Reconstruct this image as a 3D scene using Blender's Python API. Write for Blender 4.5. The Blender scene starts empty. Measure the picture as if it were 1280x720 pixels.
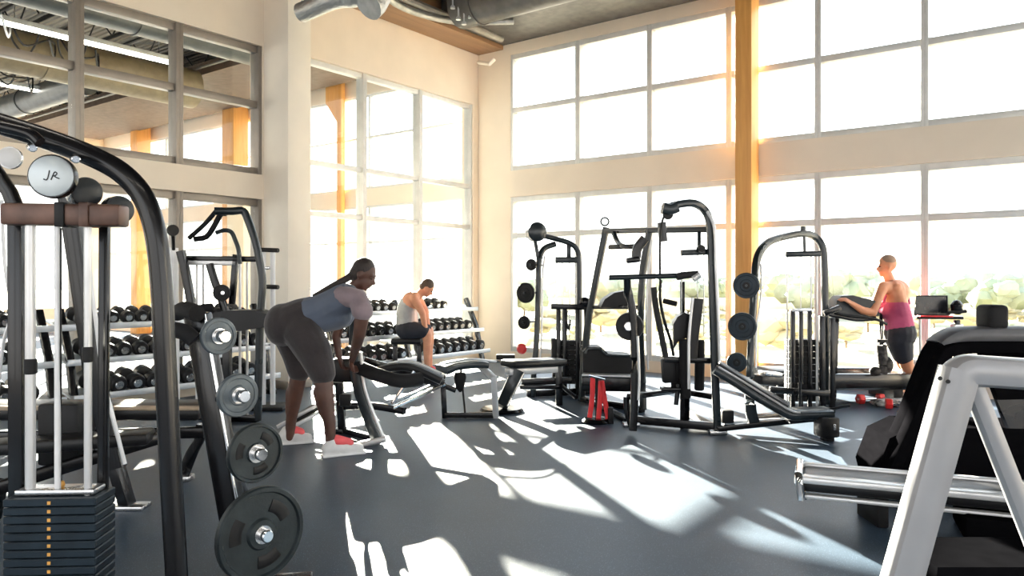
import bpy, bmesh, math, random
from mathutils import Vector, Matrix, Quaternion
random.seed(7)
PI = math.pi
TH = math.radians(36.66); CC, SS = math.cos(TH), math.sin(TH)
F, HY, CH = 951.0, 351.0, 1.3          # focal length in px, horizon row, camera height
scene = bpy.context.scene
COL = scene.collection
V = Vector

# ---- photograph measurements -> world points -----------------------------
def W(X, Y, Z=0.0):
    return V((X*CC - Y*SS, X*SS + Y*CC, Z))
def at(x, y, Y):                        # a pixel at depth Y
    return W((x-640)/F*Y, Y, CH-(y-HY)/F*Y)
def fl(x, y, z=0.0):                    # a pixel on the horizontal plane z
    return at(x, y, (CH-z)*F/(y-HY))
def onp(x, y, P0, ang):                 # a pixel on the vertical plane through P0 heading ang
    d = at(x, y, 1.0) - V((0, 0, CH)); n = V((-math.sin(ang), math.cos(ang), 0))
    t = n.dot(V(P0)-V((0, 0, CH)))/n.dot(d)
    return V((0, 0, CH)) + d*t
A_IMG = TH                              # heading of a line parallel to the picture plane

# ---- mesh builder --------------------------------------------------------
def smooth_pts(pts, n=6, closed=False):
    pts = [V(p) for p in pts]
    if len(pts) < 3: return pts
    out = []
    N = len(pts)
    segs = N if closed else N-1
    for i in range(segs):
        if closed: p0, p1, p2, p3 = pts[i-1], pts[i], pts[(i+1) % N], pts[(i+2) % N]
        else:
            p1, p2 = pts[i], pts[i+1]
            p0 = pts[i-1] if i else p1*2-p2
            p3 = pts[i+2] if i+2 < N else p2*2-p1
        for k in range(n):
            t = k/n
            out.append(0.5*((2*p1)+(p2-p0)*t+(2*p0-5*p1+4*p2-p3)*t*t+(3*p1-p0-3*p2+p3)*t*t*t))
    if not closed: out.append(pts[-1])
    return out
def round_pts(pts, r=0.08, n=6):
    """polyline with its corners rounded by arcs"""
    pts = [V(p) for p in pts]; out = [pts[0]]
    for i in range(1, len(pts)-1):
        a, b, c = pts[i-1], pts[i], pts[i+1]
        la, lc = (a-b).length, (c-b).length
        d = min(r, la*.49, lc*.49)
        s, e = b+(a-b).normalized()*d, b+(c-b).normalized()*d
        for k in range(n+1):
            t = k/n; out.append(s*(1-t)**2+b*2*t*(1-t)+e*t*t)
    out.append(pts[-1]); return out

class MB:
    def __init__(self): self.bm = bmesh.new()
    def _mat(self, c, rot=None):
        m = Matrix.Translation(V(c))
        if rot is not None:
            if isinstance(rot, (int, float)): m = m @ Matrix.Rotation(rot, 4, 'Z')
            elif isinstance(rot, Matrix): m = m @ rot.to_4x4()
            else: m = m @ rot.to_matrix().to_4x4()
        return m
    def box(self, c, s, rot=None, bev=0.0, seg=2):
        r = bmesh.ops.create_cube(self.bm, size=1.0)
        vs = r['verts']; bmesh.ops.scale(self.bm, vec=V(s), verts=vs)
        if bev > 0:
            es = list({e for v in vs for e in v.link_edges})
            rr = bmesh.ops.bevel(self.bm, geom=es, offset=min(bev, min(s)*.48), segments=seg, affect='EDGES', profile=.5)
            vs = list({v for f in rr['faces'] for v in f.verts} | {v for v in vs if v.is_valid})
        bmesh.ops.transform(self.bm, matrix=self._mat(c, rot), verts=vs)
        return self
    def bx(self, x0, x1, y0, y1, z0, z1, bev=0.0):
        return self.box(((x0+x1)/2, (y0+y1)/2, (z0+z1)/2), (abs(x1-x0), abs(y1-y0), abs(z1-z0)), None, bev)
    def beam(self, p, q, w, h, bev=.006, up=(0, 0, 1)):
        p, q = V(p), V(q); d = q-p; L = d.length
        if L < 1e-6: return self
        z = d.normalized(); u = V(up)
        if abs(z.dot(u)) > .98: u = V((math.cos(TH), math.sin(TH), 0)) if abs(z.z) > .9 else V((0, 0, 1))
        x = u.cross(z).normalized(); y = z.cross(x)
        m = Matrix((x, y, z)).transposed()
        return self.box((p+q)/2, (w, h, L), m, bev)
    def sweep(self, pts, prof, closed=False, up=None, cap=True):
        """prof: list of (a,b) in the cross plane, or a function of (i,n) giving one"""
        pts = [V(p) for p in pts]; n = len(pts)
        T = []
        for i in range(n):
            if closed: t = pts[(i+1) % n]-pts[i-1]
            else: t = pts[min(i+1, n-1)]-pts[max(i-1, 0)]
            T.append(t.normalized())
        if up is None:
            u = V((0, 0, 1)) if abs(T[0].z) < .9 else V((1, 0, 0))
            x = u.cross(T[0]).normalized()
            X = [x]
            for i in range(1, n):
                x = X[-1]-T[i]*X[-1].dot(T[i]); X.append(x.normalized())
        else:
            X = []
            for i in range(n):
                x = V(up).cross(T[i])
                X.append(x.normalized() if x.length > 1e-4 else (X[-1] if X else V((1, 0, 0))))
        rings = []
        for i in range(n):
            pr = prof(i, n) if callable(prof) else prof
            y = T[i].cross(X[i])
            rings.append([self.bm.verts.new(pts[i]+X[i]*a+y*b) for a, b in pr])
        m = len(rings[0])
        for i in range(n if closed else n-1):
            A, B = rings[i], rings[(i+1) % n]
            for k in range(m):
                self.bm.faces.new((A[k], A[(k+1) % m], B[(k+1) % m], B[k]))
        if not closed and cap:
            self.bm.faces.new(list(reversed(rings[0]))); self.bm.faces.new(rings[-1])
        return self
    def tube(self, pts, r, seg=12, closed=False, r2=None, taper=None):
        def pr(i, n):
            f = taper(i/(n-1)) if taper else 1
            return [(r*f*math.cos(2*PI*k/seg), (r2 or r)*f*math.sin(2*PI*k/seg)) for k in range(seg)]
        return self.sweep(pts, pr, closed)
    def rtube(self, pts, w, h, up=(0, 0, 1), b=.01, closed=False):
        """rounded rectangular tube swept along pts"""
        pr = []
        for cx, cy, a0 in ((w/2-b, h/2-b, 0), (-w/2+b, h/2-b, 90), (-w/2+b, -h/2+b, 180), (w/2-b, -h/2+b, 270)):
            for k in (0, 1, 2):
                a = math.radians(a0+45*k); pr.append((cx+b*math.cos(a), cy+b*math.sin(a)))
        return self.sweep(pts, pr, closed, up)
    def lathe(self, prof, o=(0, 0, 0), axis=(0, 0, 1), seg=24):
        """prof: (radius, height) pairs along axis"""
        z = V(axis).normalized(); u = V((0, 0, 1)) if abs(z.z) < .9 else V((1, 0, 0))
        x = u.cross(z).normalized(); y = z.cross(x); o = V(o)
        rings = []
        for r, h in prof:
            if r < 1e-6: rings.append([self.bm.verts.new(o+z*h)])
            else: rings.append([self.bm.verts.new(o+z*h+x*r*math.cos(2*PI*k/seg)+y*r*math.sin(2*PI*k/seg)) for k in range(seg)])
        for A, B in zip(rings, rings[1:]):
            for k in range(seg):
                k2 = (k+1) % seg
                if len(A) == 1 and len(B) == 1: continue
                if len(A) == 1: self.bm.faces.new((A[0], B[k], B[k2]))
                elif len(B) == 1: self.bm.faces.new((A[k], A[k2], B[0]))
                else: self.bm.faces.new((A[k], A[k2], B[k2], B[k]))
        for R, rev in ((rings[0], True), (rings[-1], False)):
            if len(R) > 1: self.bm.faces.new(list(reversed(R)) if rev else R)
        return self
    def cyl(self, p, q, r, seg=16, bev=.0):
        p, q = V(p), V(q); L = (q-p).length
        if bev: pr = [(r-bev, 0), (r, bev), (r, L-bev), (r-bev, L)]
        else: pr = [(r, 0), (r, L)]
        return self.lathe(pr, p, q-p, seg)
    def ell(self, c, s, rot=None, seg=16, rings=10):
        r = bmesh.ops.create_uvsphere(self.bm, u_segments=seg, v_segments=rings, radius=1.0)
        bmesh.ops.scale(self.bm, vec=V(s), verts=r['verts'])
        bmesh.ops.transform(self.bm, matrix=self._mat(c, rot), verts=r['verts'])
        return self
    def cap(self, p, q, r1, r2, seg=14):
        """tapered capsule"""
        p, q = V(p), V(q); L = (q-p).length
        if L < 1e-5: return self.ell(p, (r1,)*3)
        pr = [(r1*math.cos(a), -r1*math.sin(-a)) for a in [-PI/2, -PI/3, -PI/6]]
        pr = [(0, -r1), (r1*.5, -r1*.866), (r1*.866, -r1*.5), (r1, 0), (r2, L), (r2*.866, L+r2*.5), (r2*.5, L+r2*.866), (0, L+r2)]
        return self.lathe(pr, p, q-p, seg)
    def prism(self, pts, off):
        """polygon pts (3D, planar) extruded by the vector off"""
        pts = [V(p) for p in pts]; off = V(off)
        a = [self.bm.verts.new(p) for p in pts]; b = [self.bm.verts.new(p+off) for p in pts]
        n = len(pts)
        self.bm.faces.new(a); self.bm.faces.new(list(reversed(b)))
        for k in range(n): self.bm.faces.new((a[k], b[k], b[(k+1) % n], a[(k+1) % n]))
        return self
    def ico(self, c, r, sub=1, jit=0.0):
        g = bmesh.ops.create_icosphere(self.bm, subdivisions=sub, radius=1.0)
        s = V(r) if hasattr(r, '__len__') else V((r, r, r))
        for v in g['verts']:
            k = 1+random.uniform(-jit, jit)
            v.co = V(c)+V((v.co.x*s.x, v.co.y*s.y, v.co.z*s.z))*k
        return self

def root_of(o):
    while o.parent is not None: o = o.parent
    return o
def basis(o): return Matrix.LocRotScale(o.location, o.rotation_euler, None)
def obj(name, mb, mat, parent=None, smooth=True, ang=35, local=False):
    """link the builder's mesh as ONE object; mesh given in world coordinates unless local"""
    bm = mb.bm
    bmesh.ops.recalc_face_normals(bm, faces=bm.faces)
    if parent is not None and not local:
        bm.transform(basis(root_of(parent)).inverted())
    me = bpy.data.meshes.new(name); bm.to_mesh(me); bm.free()
    me.materials.append(mat)
    if smooth:
        me.polygons.foreach_set('use_smooth', [True]*len(me.polygons))
        try: me.set_sharp_from_angle(angle=math.radians(ang))
        except Exception: pass
    o = bpy.data.objects.new(name, me); COL.objects.link(o)
    if parent is not None: o.parent = parent
    return o
def tag(o, label=None, cat=None, group=None, kind=None):
    if label: o['label'] = label
    if cat: o['category'] = cat
    if group: o['group'] = group
    if kind: o['kind'] = kind
    return o
def thing(name, label, cat, loc=(0, 0, 0), rz=0.0, group=None):
    o = bpy.data.objects.new(name, None); COL.objects.link(o)
    o.empty_display_size = .1
    o.location = V(loc); o.rotation_euler = (0, 0, rz)
    return tag(o, label, cat, group)
def kids(o): return [c for c in bpy.data.objects if c.parent == o]
def dup(root, loc=None, rz=None, label=None, group=None, kidmap={}):
    """a copy of a thing with copies of its parts and sub-parts"""
    key = root.name
    if key not in kidmap: kidmap[key] = [(c, kids(c)) for c in kids(root)]
    r = root.copy(); COL.objects.link(r)
    if loc is not None: r.location = V(loc)
    if rz is not None: r.rotation_euler = (0, 0, rz) if isinstance(rz, (int, float)) else rz
    if label: r['label'] = label
    if group: r['group'] = group
    for ch, sub in kidmap[key]:
        c = ch.copy(); COL.objects.link(c); c.parent = r
        for g in sub:
            d = g.copy(); COL.objects.link(d); d.parent = c
    return r
def struct(name, mb, mat, parent=None, **k):
    o = obj(name, mb, mat, parent, **k)
    if parent is None: o['kind'] = 'structure'
    return o

# ---- procedural materials ------------------------------------------------
def newmat(name):
    m = bpy.data.materials.new(name); m.use_nodes = True
    nt = m.node_tree; nt.nodes.clear()
    out = nt.nodes.new('ShaderNodeOutputMaterial')
    return m, nt, out
def pbr(name, col, rough=.5, metal=0.0, coat=0.0, var=.08, scale=8.0, bump=0.0, bscale=60.0, spec=.5, rvar=.08, sub=0.0, sheen=0.0, col2=None, trans=0.0):
    m, nt, out = newmat(name); N, L = nt.nodes, nt.links
    b = N.new('ShaderNodeBsdfPrincipled')
    tc = N.new('ShaderNodeTexCoord')
    no = N.new('ShaderNodeTexNoise'); no.inputs['Scale'].default_value = scale; no.inputs['Detail'].default_value = 4
    L.new(tc.outputs['Object'], no.inputs['Vector'])
    mx = N.new('ShaderNodeMix'); mx.data_type = 'RGBA'
    c2 = col2 or tuple(max(0, min(1, c*(1-var*2))) for c in col)
    c1 = col if col2 else tuple(min(1, c*(1+var)) for c in col)
    mx.inputs[6].default_value = (*c1, 1); mx.inputs[7].default_value = (*c2, 1)
    cr = N.new('ShaderNodeMapRange'); cr.inputs[1].default_value = .35; cr.inputs[2].default_value = .65
    L.new(no.outputs['Fac'], cr.inputs[0]); L.new(cr.outputs[0], mx.inputs[0])
    L.new(mx.outputs[2], b.inputs['Base Color'])
    mr = N.new('ShaderNodeMapRange'); mr.inputs[3].default_value = max(.02, rough-rvar); mr.inputs[4].default_value = min(1, rough+rvar)
    L.new(no.outputs['Fac'], mr.inputs[0]); L.new(mr.outputs[0], b.inputs['Roughness'])
    b.inputs['Metallic'].default_value = metal
    b.inputs['Specular IOR Level'].default_value = spec
    if coat: b.inputs['Coat Weight'].default_value = coat; b.inputs['Coat Roughness'].default_value = .08
    if sub: b.inputs['Subsurface Weight'].default_value = sub; b.inputs['Subsurface Radius'].default_value = (.02, .008, .004)
    if sheen: b.inputs['Sheen Weight'].default_value = sheen
    if bump:
        n2 = N.new('ShaderNodeTexNoise'); n2.inputs['Scale'].default_value = bscale; n2.inputs['Detail'].default_value = 3
        L.new(tc.outputs['Object'], n2.inputs['Vector'])
        bp = N.new('ShaderNodeBump'); bp.inputs['Strength'].default_value = bump; bp.inputs['Distance'].default_value = .01
        L.new(n2.outputs['Fac'], bp.inputs['Height']); L.new(bp.outputs[0], b.inputs['Normal'])
    L.new(b.outputs[0], out.inputs[0])
    return m
def emis(name, col, s):
    m, nt, out = newmat(name)
    e = nt.nodes.new('ShaderNodeEmission'); e.inputs[0].default_value = (*col, 1); e.inputs[1].default_value = s
    nt.links.new(e.outputs[0], out.inputs[0]); return m
def glassmat(name, tint=(1, 1, 1), refl=1.0):
    m, nt, out = newmat(name); N, L = nt.nodes, nt.links
    t = N.new('ShaderNodeBsdfTransparent'); t.inputs[0].default_value = (*tint, 1)
    g = N.new('ShaderNodeBsdfGlossy'); g.inputs['Roughness'].default_value = .0
    f = N.new('ShaderNodeLayerWeight'); f.inputs[0].default_value = .5
    pw = N.new('ShaderNodeMath'); pw.operation = 'POWER'; pw.inputs[1].default_value = 5
    L.new(f.outputs['Facing'], pw.inputs[0])
    mu = N.new('ShaderNodeMath'); mu.operation = 'MULTIPLY_ADD'; mu.inputs[1].default_value = .6*refl; mu.inputs[2].default_value = .03*refl
    L.new(pw.outputs[0], mu.inputs[0])
    x = N.new('ShaderNodeMixShader'); L.new(mu.outputs[0], x.inputs[0]); L.new(t.outputs[0], x.inputs[1]); L.new(g.outputs[0], x.inputs[2])
    L.new(x.outputs[0], out.inputs[0]); return m
def rubber_floor():
    m, nt, out = newmat('rubber_floor'); N, L = nt.nodes, nt.links
    b = N.new('ShaderNodeBsdfPrincipled'); tc = N.new('ShaderNodeTexCoord')
    n1 = N.new('ShaderNodeTexNoise'); n1.inputs['Scale'].default_value = 220; n1.inputs['Detail'].default_value = 2
    n2 = N.new('ShaderNodeTexNoise'); n2.inputs['Scale'].default_value = 1.3; n2.inputs['Detail'].default_value = 5
    vo = N.new('ShaderNodeTexVoronoi'); vo.inputs['Scale'].default_value = 95
    for n in (n1, n2, vo): L.new(tc.outputs['Object'], n.inputs['Vector'])
    r1 = N.new('ShaderNodeValToRGB'); r1.color_ramp.elements[0].color = (.027, .047, .074, 1); r1.color_ramp.elements[1].color = (.043, .070, .106, 1)
    r1.color_ramp.elements[0].position = .3; r1.color_ramp.elements[1].position = .7
    L.new(n2.outputs['Fac'], r1.inputs[0])
    r2 = N.new('ShaderNodeValToRGB'); r2.color_ramp.elements[0].position = .10; r2.color_ramp.elements[0].color = (1, 1, 1, 1)
    r2.color_ramp.elements[1].position = .22; r2.color_ramp.elements[1].color = (0, 0, 0, 1)
    L.new(vo.outputs['Distance'], r2.inputs[0])
    mx = N.new('ShaderNodeMix'); mx.data_type = 'RGBA'; mx.inputs[7].default_value = (.15, .22, .31, 1)
    L.new(r2.outputs[0], mx.inputs[0]); L.new(r1.outputs[0], mx.inputs[6])
    L.new(mx.outputs[2], b.inputs['Base Color'])
    b.inputs['Roughness'].default_value = .42; b.inputs['Specular IOR Level'].default_value = .4
    bp = N.new('ShaderNodeBump'); bp.inputs['Strength'].default_value = .25; bp.inputs['Distance'].default_value = .004
    L.new(n1.outputs['Fac'], bp.inputs['Height']); L.new(bp.outputs[0], b.inputs['Normal'])
    L.new(b.outputs[0], out.inputs[0]); return m
def deckmat(name, c1, c2, axis='X', scale=6.0):
    """ribbed steel decking"""
    m, nt, out = newmat(name); N, L = nt.nodes, nt.links
    b = N.new('ShaderNodeBsdfPrincipled'); tc = N.new('ShaderNodeTexCoord')
    w = N.new('ShaderNodeTexWave'); w.bands_direction = axis; w.inputs['Scale'].default_value = scale
    no = N.new('ShaderNodeTexNoise'); no.inputs['Scale'].default_value = 1.5; no.inputs['Detail'].default_value = 5
    L.new(tc.outputs['Object'], w.inputs['Vector']); L.new(tc.outputs['Object'], no.inputs['Vector'])
    mx = N.new('ShaderNodeMix'); mx.data_type = 'RGBA'; mx.inputs[6].default_value = (*c1, 1); mx.inputs[7].default_value = (*c2, 1)
    L.new(no.outputs['Fac'], mx.inputs[0]); L.new(mx.outputs[2], b.inputs['Base Color'])
    bp = N.new('ShaderNodeBump'); bp.inputs['Strength'].default_value = .9; bp.inputs['Distance'].default_value = .05
    L.new(w.outputs['Fac'], bp.inputs['Height']); L.new(bp.outputs[0], b.inputs['Normal'])
    b.inputs['Roughness'].default_value = .55
    L.new(b.outputs[0], out.inputs[0]); return m
def woodmat(name, c1, c2, axis='Z', rough=.5):
    m, nt, out = newmat(name); N, L = nt.nodes, nt.links
    b = N.new('ShaderNodeBsdfPrincipled'); tc = N.new('ShaderNodeTexCoord'); mp = N.new('ShaderNodeMapping')
    mp.inputs['Scale'].default_value = (.6 if axis == 'X' else 9, .6 if axis == 'Y' else 9, .6 if axis == 'Z' else 9)
    no = N.new('ShaderNodeTexNoise'); no.inputs['Scale'].default_value = 2.2; no.inputs['Detail'].default_value = 6; no.inputs['Distortion'].default_value = .6
    L.new(tc.outputs['Object'], mp.inputs[0]); L.new(mp.outputs[0], no.inputs['Vector'])
    mx = N.new('ShaderNodeMix'); mx.data_type = 'RGBA'; mx.inputs[6].default_value = (*c1, 1); mx.inputs[7].default_value = (*c2, 1)
    mr = N.new('ShaderNodeMapRange'); mr.inputs[1].default_value = .35; mr.inputs[2].default_value = .65
    L.new(no.outputs['Fac'], mr.inputs[0]); L.new(mr.outputs[0], mx.inputs[0]); L.new(mx.outputs[2], b.inputs['Base Color'])
    b.inputs['Roughness'].default_value = rough
    L.new(b.outputs[0], out.inputs[0]); return m

M = dict(
    wall=pbr('painted_plaster', (.80, .70, .57), .75, var=.02, scale=2, bump=.05, bscale=200),
    wall2=pbr('pale_plaster', (.84, .77, .66), .75, var=.02, scale=2, bump=.05, bscale=200),
    floor=rubber_floor(),
    alu=pbr('window_aluminium', (.62, .62, .60), .42, .1, var=.03),
    aludark=pbr('bronze_aluminium', (.23, .20, .17), .42, .2, var=.03),
    glass=glassmat('window_glass', (.97, .985, .98), .8),
    orange=woodmat('orange_glulam', (.72, .36, .10), (.62, .29, .075), 'Z'),
    brown=woodmat('brown_plywood', (.30, .17, .085), (.22, .12, .06), 'Y'),
    deck=deckmat('steel_deck', (.018, .016, .014), (.035, .03, .026), 'X', 5),
    deck2=deckmat('tan_deck', (.16, .13, .085), (.09, .07, .045), 'Y', 3),
    duct=pbr('duct_metal', (.085, .08, .075), .45, .3, var=.1),
    foil=pbr('foil_duct', (.42, .42, .40), .4, .7, var=.1, bump=.9, bscale=25),
    pipe=pbr('pipe_paint', (.24, .22, .19), .5, .2),
    black=pbr('black_powder_coat', (.004, .004, .005), .25, 0, coat=.12, spec=.3, var=.1, rvar=.05),
    blackm=pbr('matte_black', (.007, .007, .008), .5, var=.15, spec=.25),
    rubber=pbr('black_rubber', (.009, .009, .010), .6, var=.1, bump=.1, bscale=150, spec=.25),
    vinyl=pbr('black_vinyl', (.006, .006, .007), .38, var=.1, bump=.05, bscale=90, spec=.3),
    chrome=pbr('chrome', (.82, .82, .82), .12, 1.0, var=.02, rvar=.04),
    steel=pbr('brushed_steel', (.60, .60, .60), .28, 1.0, var=.05),
    silver=pbr('silver_paint', (.62, .62, .62), .32, .35, coat=.3, var=.03),
    white=pbr('white_paint', (.80, .80, .80), .4, var=.03),
    slate=pbr('slate_iron', (.014, .024, .034), .4, .2, spec=.3, var=.12),
    irong=pbr('grey_blue_plate', (.085, .105, .12), .42, .2, spec=.35, var=.15, bump=.1, bscale=80),
    iron=pbr('grey_iron', (.022, .03, .034), .42, .3, spec=.35, var=.15, bump=.1, bscale=80),
    brownm=pbr('brown_metal', (.11, .055, .038), .4, .3, var=.2),
    red=pbr('red_nylon', (.75, .02, .025), .5, var=.08, bump=.2, bscale=120),
    ivory=pbr('warm_white_wall', (.80, .68, .50), .7, var=.02),
)
SKY, SUN, EXPO, LAMPE = 3.0, 95.0, 0.45, 14.0
# ================= the setting =================
UL, VW = -8.03, 9.85          # left partition face, window wall face
UR, VB = 9.5, -7.5            # right wall, back wall
UA = -21.0                    # far side of the neighbouring room
ZC = 5.55
o = struct('floor', MB().bx(UA, UR+.3, VB-.3, VW+.35, -.12, 0), M['floor'])
o = struct('ceiling', MB().bx(UL-.3, UR+.3, VB-.3, VW+.35, ZC, ZC+.2), M['deck'])
o = struct('ceiling_next_room', MB().bx(UA, UL-.3, VB-.3, VW+.35, ZC, ZC+.2), M['deck2'])
# window wall: low curb, spandrel band, header, corner pier
def uwall(x): dx = (x-640)/F; t = VW/(SS*dx+CC); return t*(CC*dx-SS)
T_ = .30
WT = .14
Z0, ZB0, ZB1, ZH = .16, 2.65, 3.07, 4.95
mb = MB()
mb.bx(-7.36, UR+.3, VW, VW+WT, 0, Z0).bx(-7.36, UR+.3, VW-.04, VW+WT, ZB0, ZB1).bx(-7.36, UR+.3, VW, VW+WT, ZH, ZC)
mb.bx(UL-.25, -7.36, VW, VW+WT, 0, ZC)
struct('wall_window', mb, M['wall'])
mb = MB()
mb.bx(UA, UL-.25, VW, VW+WT, 0, Z0).bx(UA, UL-.25, VW, VW+.09, ZB0+.06, ZB1-.04).bx(UA, UL-.25, VW, VW+WT, ZH-.15, ZC)
struct('wall_next_room_window', mb, M['wall'])
wn = [0]
def window(u0, u1, z0, z1, trans, axis='u', c=VW+.07, mat='alu', fw=.055, fd=.12, glass=True, deep=None):
    """one bay of a curtain wall: frame, transom, panes"""
    wn[0] += 1
    dd = deep or fd+.012
    def b(m, a0, a1, y0, y1, zz0, zz1):
        if axis == 'u': m.bx(a0, a1, y0, y1, zz0, zz1, .004)
        else: m.bx(y0, y1, a0, a1, zz0, zz1, .004)
    m = MB()
    b(m, u0, u0+fw/2, c-dd/2, c+dd/2, z0, z1); b(m, u1-fw/2, u1, c-dd/2, c+dd/2, z0, z1)
    b(m, u0, u1, c-fd/2, c+fd/2, z0, z0+fw); b(m, u0, u1, c-fd/2, c+fd/2, z1-fw, z1)
    for t in trans: b(m, u0, u1, c-fd/2, c+fd/2, t-fw/2, t+fw/2)
    w = struct('window_%d' % wn[0], m, M[mat])
    zs = [z0+fw]+[x for t in trans for x in (t-fw/2, t+fw/2)]+[z1-fw]
    for k in range(0, len(zs), 2):
        g = MB(); b(g, u0+fw/2, u1-fw/2, c-.006, c+.006, zs[k], zs[k+1])
        obj('glass_pane', g, M['glass'], w, smooth=False)
    return w
us = [-7.36, -6.10, -4.90, -3.74, -2.60, -1.42]
while us[-1] < UR-1: us.append(us[-1]+1.18)
for a, b_ in zip(us, us[1:]):
    window(a, b_, ZB1, ZH, [4.05], fw=.08); window(a, b_, Z0, ZB0, [2.03], fw=.08)
us2 = [UL-.25-2.4*k for k in range(5)]; us2.append(UA+.3)
for a, b_ in zip(us2, us2[1:]):
    if abs(a-b_) > .4:
        window(b_, a, ZB1-.04, ZH-.15, [4.0], c=VW+.045, fw=.04, fd=.06); window(b_, a, Z0, ZB0+.06, [2.03], c=VW+.045, fw=.04, fd=.06)
# left partition with its pilaster
mb = MB(); P0, P1 = UL-.25, UL
VO0, VO1 = 6.2, 9.72          # tall opening next to the corner
VP = 5.66                     # far jamb of the long opening
VL = -2.8
mb.bx(P0, P1, VO1, VW, 0, ZC).bx(P0, P1, VO0, VO1, 4.22, ZC).bx(P0, P1, VP, VO0, 0, ZC)
mb.bx(P0, P1, VL, VP, 4.18, ZC).bx(P0, P1, VL, VP, 2.30, 2.60).bx(P0, P1, VL, VP, 0, .10).bx(P0, P1, VO0, VO1, 0, .10)
mb.bx(P0, P1, VB, VL, 0, ZC)
struct('wall_left', mb, M['wall'])
struct('wall_pilaster', MB().bx(UL-.01, UL+.474, 5.68, 6.02, 0, ZC, .01), M['wall2'])
for a, b_ in zip([VO0, 7.36, 8.5], [7.36, 8.5, VO1]):
    window(a, b_, .10, 4.22, [2.19, 2.86], 'v', UL-.10, 'alu', .07, .10, deep=.15)
vs = [VP-1.06*k for k in range(8)]+[VL]
for a, b_ in zip(vs, vs[1:]):
    window(b_, a, 2.60, 4.18, [3.46], 'v', UL-.10, 'aludark', .085, .10, deep=.17)
    window(b_, a, .10, 2.30, [], 'v', UL-.10, 'aludark', .085, .10, deep=.17)
# walls out of the picture: right and back, with windows of their own
mb = MB()
mb.bx(UR, UR+.3, VB, VW+WT, 0, .5).bx(UR, UR+.3, VB, VW+WT, 4.6, ZC).bx(UR, UR+.3, VB, VB+1.5, .5, 4.6).bx(UR, UR+.3, VW-1.2, VW+WT, .5, 4.6)
struct('wall_right', mb, M['wall'])
mb = MB()
mb.bx(UA, UR+.3, VB-.3, VB, 0, .4).bx(UA, UR+.3, VB-.3, VB, 4.8, ZC)
for k in range(9): u = UA+k*3.7; mb.bx(u, u+.5, VB-.3, VB, .4, 4.8)
struct('wall_back', mb, M['wall'])
mb = MB(); mb.bx(UA-.3, UA, VB, VW+WT, 0, .6).bx(UA-.3, UA, VB, VW+WT, 4.5, ZC)
for k in range(6): v = VB+k*3.4; mb.bx(UA-.3, UA, v, v+.7, .6, 4.5)
struct('wall_next_room_far', mb, M['wall2'])
# skirting
struct('baseboard_pilaster', MB().bx(UL, UL+.486, 5.668, 6.03, 0, .1, .003), M['aludark'])
# orange glulam columns
def column(u, v, w, d, label, gus=False, z1=ZC):
    m = MB(); m.bx(u-w/2, u+w/2, v-d/2, v+d/2, 0, z1, .008)
    if gus:
        m.prism([(u-w/2, v-d/2, 4.35), (u-w/2-.32, v-d/2, 4.75), (u-w/2-.32, v-d/2, 5.1), (u-w/2, v-d/2, 5.1)], (0, d, 0))
    o = obj('timber_column', m, M['orange']); o['kind'] = 'structure'; return o
column(-3.42, VW-.19, .215, .28, '')
column(-11.35, VW-.1, .13, .10, '', True)
column(-14.6, VW-.24, .42, .36, '')
column(-18.6, VW-.24, .3, .36, '')
o = struct('wall_next_room_pier', MB().bx(-9.85, -9.45, 6.35, 6.6, 0, 2.9), M['ivory'])
struct('ceiling_soffit', MB().bx(UL, UR, VW-1.5, VW, 5.13, ZC), M['duct'])
# ---- ceiling services, gym side ----
struct('ceiling_beam', MB().bx(UL, UL+.52, -2, VW, 5.06, 5.5), M['brown'])
def svc(name, label, cat, mb, mat, group=None): return tag(obj(name, mb, M[mat]), label, cat, group)
m = MB().tube([(UL+.75, v, 5.1) for v in (-2, 2, 6, 9.5)], .055, 10)
svc('pipe', 'pale pipe running beside the brown plywood beam', 'pipe', m, 'pipe')
m = MB().tube([(u, VW-1.85, 5.05) for u in (-6.85, -3, 2, 8)], .27, 20)
for u in (-6.5, -4.3, -2.0, .3, 2.6): m.cyl((u-.02, VW-1.85, 5.05), (u+.02, VW-1.85, 5.05), .285, 20)
svc('air_duct', 'long grey round duct hung above the window wall', 'duct', m, 'duct')
m = MB().tube([(u, VW-2.5, 5.2) for u in (-6.95, -3, 2, 8)], .13, 16)
svc('air_duct', 'slim duct next to the long round duct', 'duct', m, 'duct')
# open web joists across the gym
def joist(p, q, h, name='roof_joist', mat='blackm'):
    p, q = V(p), V(q); m = MB(); m.beam(p, q, .06, .05); m.beam(p-V((0, 0, h)), q-V((0, 0, h)), .05, .04)
    L = (q-p).length; n = int(L/.45); d = (q-p)/n
    for k in range(n):
        a = p+d*k; m.cyl(a if k % 2 == 0 else a-V((0, 0, h)), (a+d-V((0, 0, h))) if k % 2 == 0 else a+d, .012, 6)
    o = obj(name, m, M[mat]); o['kind'] = 'structure'; return o
for k in range(8): joist((UL+.55, 9.0-1.5*k, ZC-.03), (UR, 9.0-1.5*k, ZC-.03), .32)
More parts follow.
